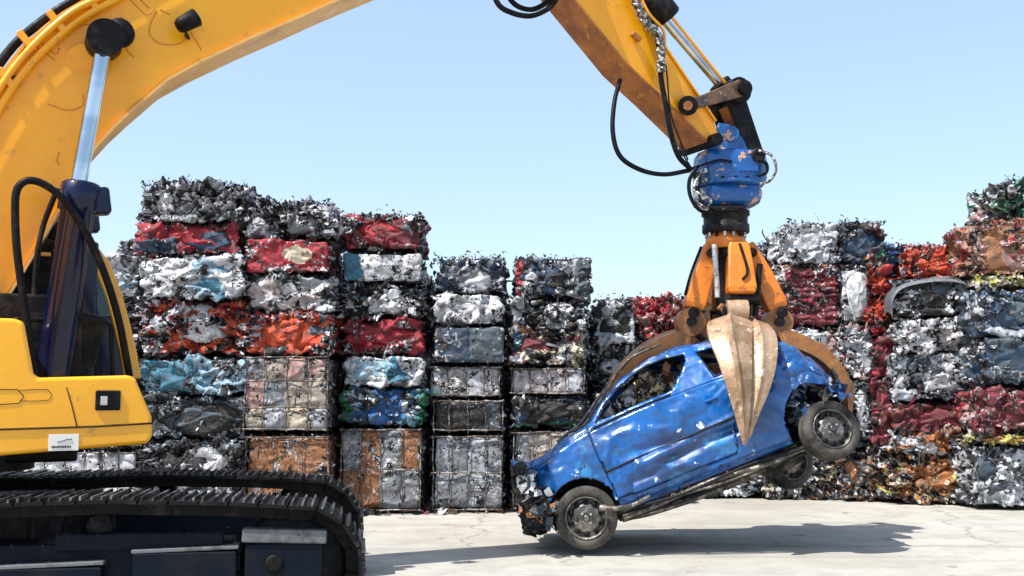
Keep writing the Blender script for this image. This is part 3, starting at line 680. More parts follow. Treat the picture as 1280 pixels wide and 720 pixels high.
# --- boom cylinders, one on each side
for yo, far in ((bn - .20, 0), (bf + .20, 1)):
    a, b, c = Lp(63, 480, bn - .20), Lp(98, 228, bn - .20), Lp(131, 50, bn - .20)
    for v in (a, b, c): v.y = yo
    d = (c - a).normalized()
    cy = MB().lathe(a, d, [(-.08, .02), (-.07, .10), (0, .115), (.1, .118), ((b - a).length - .22, .118), ((b - a).length - .21, .142), ((b - a).length - .02, .142), ((b - a).length, .12), ((b - a).length + .002, .055)], 32).build('boom_cylinder', M_nav, EX_)
    MB().cyl(b - d * .05, c - d * .1, .058, n=28).build('rod', M_chr, cy)
    MB().cyl(c + Vector((0, -.10, 0)), c + Vector((0, .10, 0)), .135, n=32).build('rod_eye', M_blk, cy, bevel=.02)
    MB().cyl(c + Vector((0, .08 if not far else -.08, 0)), c + Vector((0, .24 if not far else -.24, 0)), .075, n=24).build('pin', M_drk, cy)
    e = Lp(120, 256, bn - .20); e.y = yo
    f = b - d * .12
    MB().box(f + (e - f) * .62, (.30, .16, .20), R=Matrix.Rotation(rad(-8), 3, 'Y')).build('port_block', M_nav, cy, bevel=.03, seg=3)
MB().lathe(Lp(148, 44, bn - .10), (0, -1, 0), [(0, 0), (0, .10), (.05, .115), (.11, .10), (.13, 0)], 28).build('boom_pin_cap', M_blk, EX_)
# --- stick
sn, sf_ = -.21, .21
spx = [(892, 178), (884, 176), (825, 118), (783, 79), (719, 0), (655, -79), (630, -112), (632, -140), (655, -165), (690, -172), (735, -128), (757, -68), (800, 0), (833, 62), (867, 112), (894, 152), (899, 168)]
sxz = [XZ(x, y, sn) for x, y in spx]
stick = MB().prism(sxz, sn + .012, sf_ - .012).build('stick', M_yelb, EX_, bevel=.01)
strip(sxz, 1, 6, sn - .01, sf_ + .01, .018, 'stick_underside_plate', M_rus_shade, stick, -1 if False else 1)  # plate colour carries the underside's shade as well as rust
strip(sxz, 10, 15, sn - .01, sf_ + .01, .018, 'stick_top_plate', M_yelb, stick, 1)
MB().cyl(Lp(698, -100, -.36), Lp(698, -100, .36), .10, n=24).build('stick_pivot_pin', M_drk, EX_)
MB().cyl(Lp(860, 132, sn + .03), Lp(860, 132, sn - .11), .095, n=28).build('link_boss', M_drk, stick, bevel=.015)
MB().cyl(Lp(860, 132, sn - .10), Lp(860, 132, sn - .13), .045, n=20).build('link_bolt', M_rus_shade, stick)
# stick-end cylinder and links
a, b, c = Lp(755, -75, 0), Lp(823, 22, 0), Lp(905, 117, 0)
for v, s_ in ((a, 0), (b, 0), (c, 0)): v.y = -.04
d = (c - a).normalized(); Lb = (b - a).length
cy = MB().lathe(a, d, [(-.05, .02), (-.04, .10), (.0, .11), (Lb - .18, .11), (Lb - .16, .145), (Lb + .05, .145), (Lb + .07, .13), (Lb + .075, .05)], 28).build('grapple_cylinder', M_drk, EX_)
MB().cyl(b, c, .045, n=24).build('rod', M_chr, cy)
MB().cyl(b + Vector((0, -.10, 0.03)) , c + Vector((0, -.10, -.02)), .016, n=10).build('rod_guard', M_yelb, cy)
MB().box(c - d * .07, (.13, .15, .20), R=Matrix.Rotation(-math.atan2(d.z, d.x) + 0, 3, 'Y')).build('rod_eye', M_drk, cy, bevel=.02)
M_lnk = mat('rusty_link', (.20, .11, .06), .6, .4, [((.06, .05, .045), 8, .45, .6, 8), ((.42, .36, .30), 15, .62, .7, 6)], .3, 40)
for yo in (-.30, .26):
    p, q = Lp(862, 132, yo), Lp(926, 110, yo)
    if yo > 0: p, q = Lp(862, 132, -.28), Lp(926, 110, -.28); p.y = q.y = yo
    u = (q - p).normalized(); nrm = Vector((-u.z, 0, u.x))
    poly = [p - nrm * .05, q - nrm * .085, q + u * .09, q + nrm * .085, p + nrm * .05, p - u * .06]
    MB().prism([(v.x, v.z) for v in poly], yo - .02, yo + .02).build('side_link', M_lnk, EX_, bevel=.008)
q = Lp(926, 112, -.28)
MB().cyl((q.x, -.37, q.z), (q.x, .33, q.z), .075, n=24).build('link_pin', M_drk, EX_, bevel=.01)
MB().cyl((q.x, -.28, q.z), (q.x, -.12, q.z), .13, n=28).build('link_knuckle', M_drk, EX_, bevel=.02)
e = Lp(948, 192, -.16)
for yo in (-.16, .12):
    P = [Vector((q.x - .11, 0, q.z)), Vector((q.x + .10, 0, q.z + .02)), Vector((e.x + .05, 0, e.z)), Vector((e.x - .16, 0, e.z - .02))]
    MB().prism([(v.x, v.z) for v in P], yo - .035, yo + .035).build('tip_link', M_drk, EX_, bevel=.012)
m0 = Vector((q.x + .03, -.02, q.z - .1)); m1 = Vector((e.x - .02, -.02, e.z + .02))
MB().box((m0 + m1) / 2, (.10, .20, (m0 - m1).length), R=Matrix.Rotation(math.atan2(m1.x - m0.x, -(m1.z - m0.z)) * -1, 3, 'Y')).build('link_web', M_rus_shade, EX_, bevel=.01)
tp = Lp(893, 176, sn); MB().cyl((tp.x - .02, -.30, tp.z), (tp.x - .02, .30, tp.z), .06, n=20).build('stick_tip_pin', M_drk, EX_, bevel=.01)
# hoses
def hose(pts, r, m, nm='hose', par=EX_): return MB().tube([Lp(*p) for p in pts], r, 8, sub=8).build(nm, m, par)
hose([(775, 100, -.12), (768, 128, -.2), (766, 165, -.26), (775, 195, -.3), (800, 212, -.32), (830, 218, -.3), (862, 213, -.26)], .023, M_blk)
hose([(812, 20, -.27), (824, 60, -.28), (826, 95, -.29), (832, 130, -.3), (838, 165, -.32), (848, 195, -.32), (864, 212, -.28)], .026, M_blk)
hose([(818, 30, -.25), (832, 80, -.27), (838, 140, -.25), (852, 180, -.2), (860, 200, -.2)], .008, M_drk)
hose([(850, 178, -.22), (855, 195, -.25), (862, 206, -.26)], .008, M_drk)
M_chn = mat('wrapped_hose_guard', (.14, .13, .12), .45, .6, [((.62, .60, .55), 30, .5, .56, 3), ((.02, .02, .02), 22, .56, .6, 3)], .5, 80)
gp = spline([Lp(785, -20, -.27), Lp(797, 8, -.27), Lp(808, 30, -.27), Lp(822, 46, -.28), Lp(826, 70, -.29), Lp(826, 92, -.29)], 10)
mb = MB()
for k in range(2):
    P = [p + Vector((.028 * math.cos(i * 1.1 + k * 3.1), .02 * math.sin(i * 1.1 + k * 3.1) - .01, .02 * math.sin(i * 1.3 + k))) for i, p in enumerate(gp)]
    mb.tube(P, .024, 6, sub=3)
mb.build('hose_guard', M_chn, EX_)
hose([(795, -30, -.30), (802, -2, -.30), (812, 18, -.31), (829, 38, -.29), (831, 60, -.27)], .014, M_yelb)
MB().box(Lp(795, 46, sn - .02), (.11, .05, .05), R=Matrix.Rotation(rad(35), 3, 'Y')).build('hose_clamp', M_rus_shade, stick, bevel=.01)
hose([(610, -30, -.2), (622, 4, -.25), (640, 16, -.28), (662, 20, -.28), (680, 14, -.26), (692, 4, -.22), (700, -12, -.2)], .025, M_blk)
hose([(625, -30, -.1), (640, 2, -.12), (662, 12, -.12), (682, 4, -.12), (700, -14, -.1)], .025, M_blk)
# --- upper body: right-hand housing, deck, engine cover, counterweight
hn = -1.35
hp = [(-140, 398), (18, 398), (30, 402), (42, 466), (47, 472), (163, 469), (170, 474), (190, 521), (191, 546), (184, 555), (0, 570), (-140, 580)]
hxz = [XZ(x, y, hn) for x, y in hp]
xr = -1.5
hxz[0] = (xr, hxz[1][1] + .01); hxz[-1] = (xr, hxz[-2][1])
hous = MB().prism(hxz, hn, -.44).build('right_housing', M_yel, EX_, bevel=.025, seg=3)
def seam(pts, w_=.006): MB().tube([Lp(x, y, hn - .001) for x, y in pts], w_, 5, sub=2).build('panel_seam', M_sea, hous)
seam([(-40, 538), (60, 535), (120, 533), (190, 529)], .007); seam([(83, 484), (90, 508), (96, 533)], .004)
seam([(-30, 489), (22, 487), (24, 504), (-30, 505)], .003); seam([(24, 488), (60, 487), (61, 500), (24, 501)], .002)
lt = MB().box(Lp(135, 500.5, hn - .004), (.155, .02, .13)).build('latch_plate', M_blk, hous, bevel=.02, seg=3)
MB().box(Lp(130, 501, hn - .016), (.045, .012, .06)).build('latch_handle', M_wst, lt, bevel=.008)
c0, c1 = Lp(61, 543, hn - .003), Lp(98, 563, hn - .003)
stk = MB().box((c0 + c1) / 2, (c1.x - c0.x, .004, c0.z - c1.z)).build('sticker', M_whi, hous, bevel=.001)
cs = (c0 + c1) / 2; sw, sh_ = c1.x - c0.x, c0.z - c1.z
mb = MB(); mb.tube([cs + Vector((-.22 * sw, -.004, .02 * sh_)), cs + Vector((-.02 * sw, -.004, .1 * sh_)), cs + Vector((.12 * sw, -.004, .2 * sh_)), cs + Vector((.22 * sw, -.004, .16 * sh_)), cs + Vector((.26 * sw, -.004, .24 * sh_))], .0022, 5)
xx = -.38
while xx < .26:
    wv = .05; mb.box(cs + Vector((xx * sw, -.0035, -.26 * sh_)), (.035 * sw, .002, (.10 if int(xx * 100) % 3 else .15) * sh_)); xx += wv
mb.build('sticker_print', M_ink, stk)
# deck and rear body
fl = hxz[-2][1]
MB().box((-1.62, .0, fl + .06), (2.56, 2.4, .12)).build('turntable_deck', M_nav, EX_, bevel=.01)
MB().box((-2.15, .0, fl + .62), (1.3, 2.66, 1.1)).build('engine_cover', M_yel, EX_, bevel=.05, seg=3)
cwp = [(-2.8, fl - .02), (-3.05, fl + .1), (-3.12, fl + .55), (-3.0, fl + 1.05), (-2.8, fl + 1.1)]
MB().prism(cwp, -1.34, 1.34).build('counterweight', M_yel, EX_, bevel=.06, seg=3)
MB().box((-.25, -.38, fl + .5), (.9, .10, 1.2)).build('hose_bulkhead', M_drk, EX_, bevel=.02)
MB().box((-.1, .37, fl + .85), (.9, .05, 1.5)).build('cab_side_guard', M_nav, EX_, bevel=.02)
mb = MB().cyl((-.62, 0, fl - .16), (-.62, 0, fl + .01), .55, n=48); mb.build('swing_bearing', M_drk, EX_)
# --- cab on the far side
cn, cf = .44, 1.34
cab = MB().prism([XZ(x, y, cn) for x, y in [(20, 395), (150, 395), (166, 470), (170, 486), (20, 486)]], cn, cf).build('cab', M_nav, EX_, bevel=.02)
prof = [(58, 300), (96, 303), (112, 312), (127, 332), (141, 366), (151, 402), (160, 440), (166, 474)]
def pillar(nm, pts, y, w_, m, t=.06):
    P = [Lp(x, py, cn) for x, py in pts]; n = len(P); vs = []
    for i, p in enumerate(P):
        d = (P[min(i + 1, n - 1)] - P[max(i - 1, 0)]).normalized(); nn = Vector((-d.z, 0, d.x)) * w_ / 2
        for a_, yy in ((p - nn, y), (p + nn, y), (p + nn, y + t), (p - nn, y + t)): vs.append((a_.x, yy, a_.z))
    fs = [(4 * i + k, 4 * i + (k + 1) % 4, 4 * i + 4 + (k + 1) % 4, 4 * i + 4 + k) for i in range(n - 1) for k in range(4)] + [(0, 1, 2, 3), (4 * n - 4, 4 * n - 3, 4 * n - 2, 4 * n - 1)]
    return MB().add(vs, fs).build(nm, m, cab, bevel=.012)
pillar('cab_pillar', prof[1:], cn - .02, .13, M_yel)
pillar('cab_pillar', prof[1:], cf - .04, .16, M_nav)
pillar('roof_rail', [(20, 302), (58, 300), (100, 305)], cn - .02, .10, M_nav); pillar('roof_rail', [(20, 302), (58, 300), (100, 305)], cf - .04, .10, M_nav)
pillar('window_frame', [(92, 320), (104, 350), (114, 390), (120, 430), (122, 474)], cn, .11, M_nav)
pillar('window_frame', [(62, 480), (66, 400), (76, 330), (82, 306)], cn, .10, M_nav)
pillar('rear_cab_pillar', [(22, 480), (22, 302)], cn, .12, M_nav); pillar('rear_cab_pillar', [(22, 480), (22, 302)], cf - .04, .12, M_nav)
fp = [XZ(x, y, cn) for x, y in prof]
vs = []
for x, z in fp: vs += [(x - .02, cn + .05, z), (x - .02, cf - .05, z)]
MB().add(vs, [(2 * i, 2 * i + 1, 2 * i + 3, 2 * i + 2) for i in range(2, len(fp) - 1)]).build('windscreen', M_gls, cab, solid=.006)
MB().add([(v[0], v[1], v[2] + .02) for v in [(XZ(20, 300, cn)[0], cn, XZ(20, 300, cn)[1]), (fp[2][0], cn, fp[2][1]), (fp[2][0], cf, fp[2][1]), (XZ(20, 300, cn)[0], cf, XZ(20, 300, cn)[1])]], [(0, 1, 2, 3)]).build('cab_roof', M_nav, cab, solid=.05)
sidep = [XZ(x, y, cn) for x, y in [(24, 305), (96, 306), (112, 318), (128, 345), (150, 405), (160, 470), (24, 470)]]
MB().add([(x, cn + .03, z) for x, z in sidep], [tuple(range(7))]).build('side_window', M_gls, cab, solid=.005)
MB().add([(x, cf - .03, z) for x, z in sidep], [tuple(range(7))]).build('door_window', M_gls, cab, solid=.005)
st = MB(); s0 = Lp(60, 470, .9)
st.box((s0.x, .9, s0.z + .05), (.5, .5, .16)); st.box((s0.x - .24, .9, s0.z + .45), (.14, .48, .75), R=Matrix.Rotation(rad(-8), 3, 'Y')); st.build('driver_seat', M_blk, cab, bevel=.05, seg=3)
s1 = Lp(88, 440, .9); MB().box((s1.x + .3, .75, s1.z - .05), (.16, .14, .5), R=Matrix.Rotation(rad(12), 3, 'Y')).build('control_console', M_blk, cab, bevel=.03)
# handrail, big hose loop, exhaust bits between boom and cab
hose([(18, 399, -.5), (60, 400, -.46), (100, 401, -.44), (126, 402, -.44), (136, 405, -.44), (139, 415, -.44), (141, 470, -.44)], .017, M_drk, 'handrail')
hose([(44, 478, -.72), (33, 400, -.70), (22, 320, -.68), (19, 270, -.66), (21, 238, -.66), (34, 226, -.66), (54, 230, -.66), (80, 250, -.66), (108, 292, -.64), (130, 340, -.6), (148, 398, -.5), (162, 470, -.42)], .027, M_blk)
hose([(72, 235, -.45), (52, 290, -.4), (44, 350, -.4), (40, 470, -.4)], .02, M_drk)
hose([(96, 330, .2), (84, 400, .1), (76, 470, 0)], .018, M_drk); hose([(104, 340, -.3), (94, 400, -.3), (70, 474, -.4)], .012, M_drk)
mb = MB()
for (x, y, yo, dx, dy_, dz) in [(60, 330, .1, .32, .3, .34), (52, 380, .05, .42, .4, .5), (40, 430, 0, .6, .5, .45), (88, 430, .0, .4, .4, .5), (70, 300, .2, .16, .2, .2)]:
    mb.box(Lp(x, y, yo), (dx, dy_, dz), R=Matrix.Rotation(rad(14), 3, 'Y'))
mb.build('valve_block', M_drk, EX_, bevel=.03)
MB().box(Lp(57, 318, -.08), (.07, .05, .03)).build('marker_plate', M_yel, EX_, bevel=.005)

# --- undercarriage (yawed on its own)
B2 = rad(8.0); _c = Vector((2.48, -1.5, 0)); UN = Matrix.Translation(Matrix.Rotation(B_UN - A_UP, 4, 'Z') @ _c) @ Matrix.Rotation(B2 - A_UP, 4, 'Z') @ Matrix.Translation(-_c)
def belt(y0, y1):
    cf_, cr_, zf, zr = 2.03, -2.05, .455, .47; Rr = .40; pts = []
    top = [(-2.05, .82), (-1.3, .812), (-.75, .818), (0, .80), (.85, .815), (1.2, .806), (1.62, .795), (2.03, .765)]
    mb = MB(); gb = MB()
    path = [Vector((x, 0, z)) for x, z in top]
    for k in range(1, 12): t = math.pi / 2 - math.pi * k / 11.; path.append(Vector((cf_ + .42 * math.cos(t) * 1.0, 0, .395 + .375 * math.sin(t))))
    path += [Vector((x, 0, .02)) for x in (1.5, .8, 0, -.8, -1.6)]
    for k in range(1, 12): t = -math.pi / 2 - math.pi * k / 11.; path.append(Vector((cr_ + .42 * math.cos(t), 0, .445 + .425 * math.sin(t))))
    P = spline(path + [path[0]], 12)[:-1]
    L = [0]
    for i in range(len(P)): L.append(L[-1] + (P[(i + 1) % len(P)] - P[i]).length)
    tot = L[-1]; n = 60; out = []
    import bisect
    for k in range(n):
        s_ = tot * k / n; i = min(bisect.bisect_right(L, s_) - 1, len(P) - 1); f = (s_ - L[i]) / max(1e-6, L[i + 1] - L[i]); a, b = P[i], P[(i + 1) % len(P)]
        out.append((a.lerp(b, f), (b - a).normalized()))
    for p, d in out:
        nn = Vector((-d.z, 0, d.x)); R3 = Matrix((d, Vector((0, 1, 0)), nn)).transposed()
        yc = (y0 + y1) / 2; c = p + Vector((0, yc, 0))
        mb.box(c, (.165, y1 - y0, .022), UN, R3)
        for o_, hh in ((-.066, .026), (0, .020), (.060, .020)): gb.box(c + d * o_ + nn * (hh / 2 + .012), (.012, y1 - y0 - .01, hh), UN, R3)
        mb.box(c - nn * .05, (.178, .30, .08), UN, R3)
    return mb, gb
for side in (-1, 1):
    y0, y1 = (-1.50, -.90) if side < 0 else (.55, 1.15)
    mb, gb = belt(y0, y1); tr = mb.build('crawler_track', M_trk, EX_); gb.build('track_grousers', M_gro, tr)
    yi, yo_ = (-1.36, -1.02) if side < 0 else (.67, 1.01); yc = (yi + yo_) / 2; ys = -1.40 if side < 0 else 1.0
    MB().lathe((2.03, yc - .12, .415), (0, 1, 0), [(0, .07), (0, .30), (.03, .335), (.08, .335), (.09, .30), (.15, .30), (.16, .335), (.21, .335), (.24, .30), (.24, .07)], 40, M=UN).build('front_idler', M_drk, tr)
    MB().lathe((-2.05, yc - .05, .45), (0, 1, 0), [(0, .05), (0, .36), (.1, .36), (.1, .05)], 40, M=UN).build('drive_sprocket', M_drk, tr)
    for x in (-.75, .85): MB().lathe((x, ys + .05, .655), (0, 1, 0), [(-.02, 0), (-.02, .045), (-.005, .05), (-.005, .075), (.12, .078), (.12, .03), (.3, .03)], 28, M=UN).build('carrier_roller', M_drk, tr, )
    for i in range(7): MB().cyl((-1.5 + i * .5, yi, .15), (-1.5 + i * .5, yo_, .15), .10, n=24, M=UN).build('track_roller', M_drk, tr)
    fr = MB().box((-.1, yc, .40), (3.5, yo_ - yi - .02, .30), M=UN).build('track_frame', M_tfr, tr, bevel=.02)
    s_ = side
    yf = yi - .03 if side < 0 else yo_ + .03
    for x, w2, z, h2 in ((-1.4, 1.1, .28, .24), (-.30, .98, .29, .24), (.58, .62, .30, .24), (1.38, .62, .36, .28), (1.98, .48, .40, .28)):
        MB().box((x, yf, z), (w2, .09, h2), M=UN).build('frame_cover', M_tfr, fr, bevel=.012)
        if x < 1.5: MB().box((x, yf - .03 * -s_ * -1, z + h2 / 2 + .014), (w2 + .02, .15, .022), M=UN, R=Matrix.Rotation(rad(-1.5), 3, 'Y')).build('ledge', M_lit, fr, bevel=.004)
    MB().box((1.98, yf, .585), (.52, .12, .085), M=UN, R=Matrix.Rotation(rad(2), 3, 'Y')).build('idler_guard', M_lit, fr, bevel=.01)
    MB().lathe((1.92, yf + s_ * .045, .42), (0, s_, 0), [(0, .045), (.012, .055), (.014, .04), (.008, 0)], 24, M=UN).build('frame_plug', M_trk, fr)
    rough_dirt = MB().box((1.1, yf + .03, .56), (1.0, .05, .10), M=UN).build('dirt_ledge', M_tfr, fr, bevel=.01)
MB().box((-.5, 0, .56), (1.7, 1.9, .34), M=UN).build('car_body_frame', M_drk, EX_, bevel=.04)
# ------------------------------------------------------------------ grapple
M_blu = mat('worn_blue_paint', (.004, .085, .30), .34, .1, [((.003, .04, .15), 3, .45, .65, 5), ((.42, .25, .17), 6.5, .575, .60, 3), ((.03, .025, .02), 14, .62, .68, 8)], .25, 18, coat=.3)
M_ora = mat('orange_paint', (.68, .19, .012), .42, 0, [((.42, .12, .015), 4, .45, .65, 7), ((.16, .08, .04), 9, .60, .68, 9), ((.62, .50, .36), 20, .68, .72, 6)], .15, 35)
M_brn = mat('rusty_brown_claw', (.36, .15, .045), .5, .2, [((.22, .09, .035), 4, .45, .62, 8), ((.48, .26, .10), 11, .58, .68, 8)], .25, 35)
M_tan = mat('scraped_pale_steel', (.42, .28, .175), .42, .3, [((.26, .15, .08), 3.5, .46, .60, 8), ((.12, .075, .05), 9, .57, .66, 9), ((.74, .64, .54), 14, .60, .66, 6)], .3, 30)
YG = 10.9
GB = at(907, 300, YG)
GR = empty('orange_peel_grapple', 'blue and orange hydraulic grapple with curved rusty claws clamped round the blue car', 'grapple', GB)
def g_(px, py, Y=YG): return at(px, py, Y) - GB
def gd(x, y, z): return Vector((x, y, z))
c = g_(907, 278)
MB().lathe((c.x, 0, c.z), (0, 0, 1), [(-.115, .05), (-.115, .225), (-.10, .235), (-.03, .235), (-.025, .22), (.06, .22), (.065, .24), (.11, .24), (.115, .05)], 40).build('slewing_ring', M_drk, GR)
# blue head: rounded, dented housing
def blob(cx, cz, rx, ry, rz, seed, e=.32, amp=.010, M=None):
    mb = MB(); nu, nv = 56, 32; vs = []
    for j in range(nv + 1):
        ph = math.pi * j / nv - math.pi / 2
        for i in range(nu):
            th = 2 * math.pi * i / nu
            cs = lambda t, k: math.copysign(abs(math.cos(t)) ** k, math.cos(t)); sn_ = lambda t, k: math.copysign(abs(math.sin(t)) ** k, math.sin(t))
            p = Vector((cs(ph, e) * cs(th, .6), cs(ph, e) * sn_(th, .6), sn_(ph, e)))
            k = 1 + amp / rx * (n1(p.x * 2.2, p.y * 2.2, p.z * 2.2, seed) - .5) * 4
            vs.append((cx + p.x * rx * k, p.y * ry * k, cz + p.z * rz * k))
    return mb.add(vs, [(j * nu + i, j * nu + (i + 1) % nu, (j + 1) * nu + (i + 1) % nu, (j + 1) * nu + i) for j in range(nv) for i in range(nu)], True, M)
h = g_(908, 214)
hd = blob(h.x + .03, h.z, .355, .28, .19, 3).build('rotator_housing', M_blu, GR)
hf = g_(908, 232); MB().lathe((hf.x + .03, 0, hf.z), (0, 0, 1), [(-.018, .05), (-.018, .335), (.018, .335), (.018, .05)], 40).build('flange', M_blu, hd, bevel=.005)
for k in range(16):
    a = 2 * math.pi * k / 16; MB().cyl((hf.x + .03 + .315 * math.cos(a), .315 * math.sin(a), hf.z + .015), (hf.x + .03 + .315 * math.cos(a), .315 * math.sin(a), hf.z + .04), .016, n=6).build('flange_bolt', M_drk, hd)
MB().box(g_(935, 205, YG - .27), (.20, .05, .16)).build('cover_plate', M_blu, hd, bevel=.012)
h2 = g_(908, 246)
blob(h2.x + .02, h2.z, .31, .27, .115, 8, e=.5).build('lower_housing', M_blu, hd)
for yo in (-.20, .16):          # ears that take the stick pin
    P = [g_(877, 205), g_(893, 160), g_(906, 162), g_(922, 178), g_(935, 205)]
    MB().prism([(v.x, v.z) for v in P], yo - .03, yo + .03).build('mounting_ear', M_blu, hd, bevel=.012)
q = g_(902, 178)
MB().cyl((q.x + .05, -.27, q.z + .03), (q.x + .05, .24, q.z + .03), .075, n=24).build('mounting_pin', M_blu, hd, bevel=.015)
for P, r_ in (([(948, 188), (965, 195), (970, 212), (962, 226), (950, 230)], .014), ([(872, 208), (862, 225), (863, 245), (874, 262), (890, 266)], .02), ([(880, 212), (868, 232), (871, 252), (884, 260)], .014), ([(950, 200), (958, 205), (958, 215), (948, 220)], .018),
              ([(876, 222), (873, 238), (880, 255), (900, 263), (925, 262)], .012), ([(866, 210), (885, 204), (900, 200), (915, 202)], .012), ([(870, 240), (888, 250), (882, 264)], .016)):
    MB().tube([g_(x, y, YG - .31) for x, y in P], r_, 7, sub=6).build('hose', M_chn if r_ > .013 and r_ < .018 else M_blk, hd)
for k in range(9):
    rr = random.Random(k); MB().box(g_(868 + rr.uniform(0, 14), 214 + k * 5.5, YG - .29), (rr.uniform(.03, .07), .05, rr.uniform(.03, .06)), R=Matrix.Rotation(rr.uniform(-.6, .6), 3, 'Y')).build('hose_fitting', [M_wst, M_drk, M_chn][k % 3], hd, bevel=.006)
MB().lathe(g_(947, 195, YG - .26), (0, -1, 0), [(0, .07), (.05, .07), (.055, .05), (.04, .03), (.04, 0)], 20).build('motor_port', M_drk, hd)
# hub under the ring
c = g_(907, 300)
MB().lathe((c.x, 0, c.z - .06), (0, 0, 1), [(-.03, .02), (-.03, .20), (.06, .20), (.10, .17), (.14, .16), (.16, .02)], 28).build('hub', M_ora, GR)
for k in range(14):
    a = 2 * math.pi * k / 14; MB().cyl((c.x + .19 * math.cos(a), .19 * math.sin(a), c.z + .02), (c.x + .19 * math.cos(a), .19 * math.sin(a), c.z + .10), .018, n=8).build('hub_bolt', M_wst if k % 3 else M_drk, GR)
MB().cyl((c.x, 0, c.z - .8), (c.x, 0, c.z), .10, r2=.13, n=24).build('centre_post', M_drk, GR)

def arm(d, name_seed, top=(.12, -.04), kn=(.30, -.68), w_=.22, th=.20, lo=0.):
    """orange arm from the hub to the knuckle in the radial direction d."""
    s_ = Vector((-d.y, d.x, 0)); C0 = Vector((c.x, 0, c.z)) + s_ * lo; a = C0 + d * top[0] + Vector((0, 0, top[1])); b = C0 + d * kn[0] + Vector((0, 0, kn[1]))
    t = (b - a).normalized(); n_ = t.cross(s_).normalized()
    R3 = Matrix((s_, n_, t)).transposed(); L_ = (b - a).length
    mb = MB(); vs = []
    for (h_, ww, tt) in ((0, .72, .72), (.06, .85, .8), (L_ * .5, 1.0, 1.0), (L_ - .06, 1.12, 1.05), (L_, 1.0, .9)):
        for sx, sy in ((-1, -1), (1, -1), (1, 1), (-1, 1)): vs.append(a + t * h_ + s_ * sx * w_ * .5 * ww + n_ * sy * th * .5 * tt)
    fs = [(4 * i + k, 4 * i + (k + 1) % 4, 4 * i + 4 + (k + 1) % 4, 4 * i + 4 + k) for i in range(4) for k in range(4)] + [(3, 2, 1, 0), (16, 17, 18, 19)]
    o = mb.add(vs, fs).build('grapple_arm', M_ora, GR, bevel=.018)
    MB().cyl(a - n_ * 0 + t * .10 - s_ * w_ * .62, a + t * .10 + s_ * w_ * .62, .045, n=16).build('arm_pin', M_drk, o, bevel=.008)
    MB().tube([a + d * .10 + t * .02, a + d * .13 + t * .3 + s_ * .05, b + d * .12 - t * .15], .014, 6).build('arm_hose', M_blk, o)
    MB().cyl(b + t * .04 - s_ * w_ * .66, b + t * .04 + s_ * w_ * .66, .055, n=18).build('arm_pin', M_drk, o, bevel=.008)
    return b
def claw(d, rz, wd, mat_, ridge=.07, th=.05, off=Vector((0, 0, 0)), sub=7, lat=None):
    """curved claw; rz: (radius, height) path in grapple space; wd: width along it."""
    s_ = Vector((-d.y, d.x, 0)); P = spline([Vector((c.x, 0, 0)) + d * r + Vector((0, 0, z)) + off + s_ * (lat[i] if lat else 0) for i, (r, z) in enumerate(rz)], sub)
    W_ = [v.x for v in spline([Vector((w_, 0, 0)) for w_ in wd], sub)]; n = len(P); vs = []; m = 9
    for i, p in enumerate(P):
        t = (P[min(i + 1, n - 1)] - P[max(i - 1, 0)]).normalized(); nn = t.cross(s_).normalized()
        if nn.dot(d) < 0 and nn.z < 0 or nn.dot(d + Vector((0, 0, .5))) < 0: nn = -nn
        prof = [(-1, -.25), (-.82, -.05), (-.5, .18), (-.22, .35), (0, 1.0), (.22, .35), (.5, .18), (.82, -.05), (1, -.25)]
        k = min(1, W_[i] / .3)
        for layer in (0, 1):
            for u, hh in prof:
                wob = 0
                vs.append(p + s_ * u * W_[i] / 2 + nn * (hh * ridge * k + wob - layer * th * (.35 + .65 * k) * (1 if abs(u) < .99 or th > .1 else .6) * math.sin(math.pi * min(1, .25 + .75 * (1 - i / (n - 1)) * 1.2) * .5)))
    fs = []
    for i in range(n - 1):
        o_, q_ = i * 2 * m, (i + 1) * 2 * m
        for k in range(m - 1):
            fs.append((o_ + k, o_ + k + 1, q_ + k + 1, q_ + k)); fs.append((o_ + m + k + 1, o_ + m + k, q_ + m + k, q_ + m + k + 1))
        fs.append((o_, q_, q_ + m, o_ + m)); fs.append((o_ + m - 1, o_ + 2 * m - 1, q_ + 2 * m - 1, q_ + m - 1))
    for o_ in (0, (n - 1) * 2 * m):
        for k in range(m - 1): fs.append((o_ + k, o_ + k + 1, o_ + m + k + 1, o_ + m + k))
    o = MB().add(vs, fs, True).build('claw', mat_, GR)
    md = o.modifiers.new('e', 'EDGE_SPLIT'); md.split_angle = rad(38)
    return o
def knuckle(b, d, r=.13, w_=.17, m=None):
    s_ = Vector((-d.y, d.x, 0)); MB().cyl(b - s_ * w_ / 2, b + s_ * w_ / 2, r, n=32).build('knuckle', m or M_brn, GR, bevel=.015)
    MB().cyl(b - s_ * (w_ / 2 + .03), b + s_ * (w_ / 2 + .03), .05, n=18).build('knuckle_pin', M_drk, GR, bevel=.008)
DL, DR, DF, DB_ = Vector((-1, 0, 0)), Vector((1, 0, 0)), Vector((0, -1, 0)), Vector((0, 1, 0))
gz = lambda py: g_(907, py).z; gx = lambda px: g_(px, 400).x - c.x
arm(DL, 0, top=(.14, -.05), kn=(.34, gz(387) - c.z)); arm(DR, 0, top=(.20, -.05), kn=(.50, gz(387) - c.z))
arm(DF, 0, top=(.14, -.05), kn=(.26, gz(372) - c.z), w_=.25, lo=.09); arm(DB_, 0, top=(.14, -.05), kn=(.3, gz(385) - c.z))
knuckle(g_(862, 403), DL, .14, .22); knuckle(g_(971, 403), DR, .14, .22)
kf = Vector((c.x + .03, -.33, gz(392))); knuckle(kf, DF, .11, .20, M_tan); knuckle(Vector((c.x, .38, gz(395))), DB_, .13, .2)
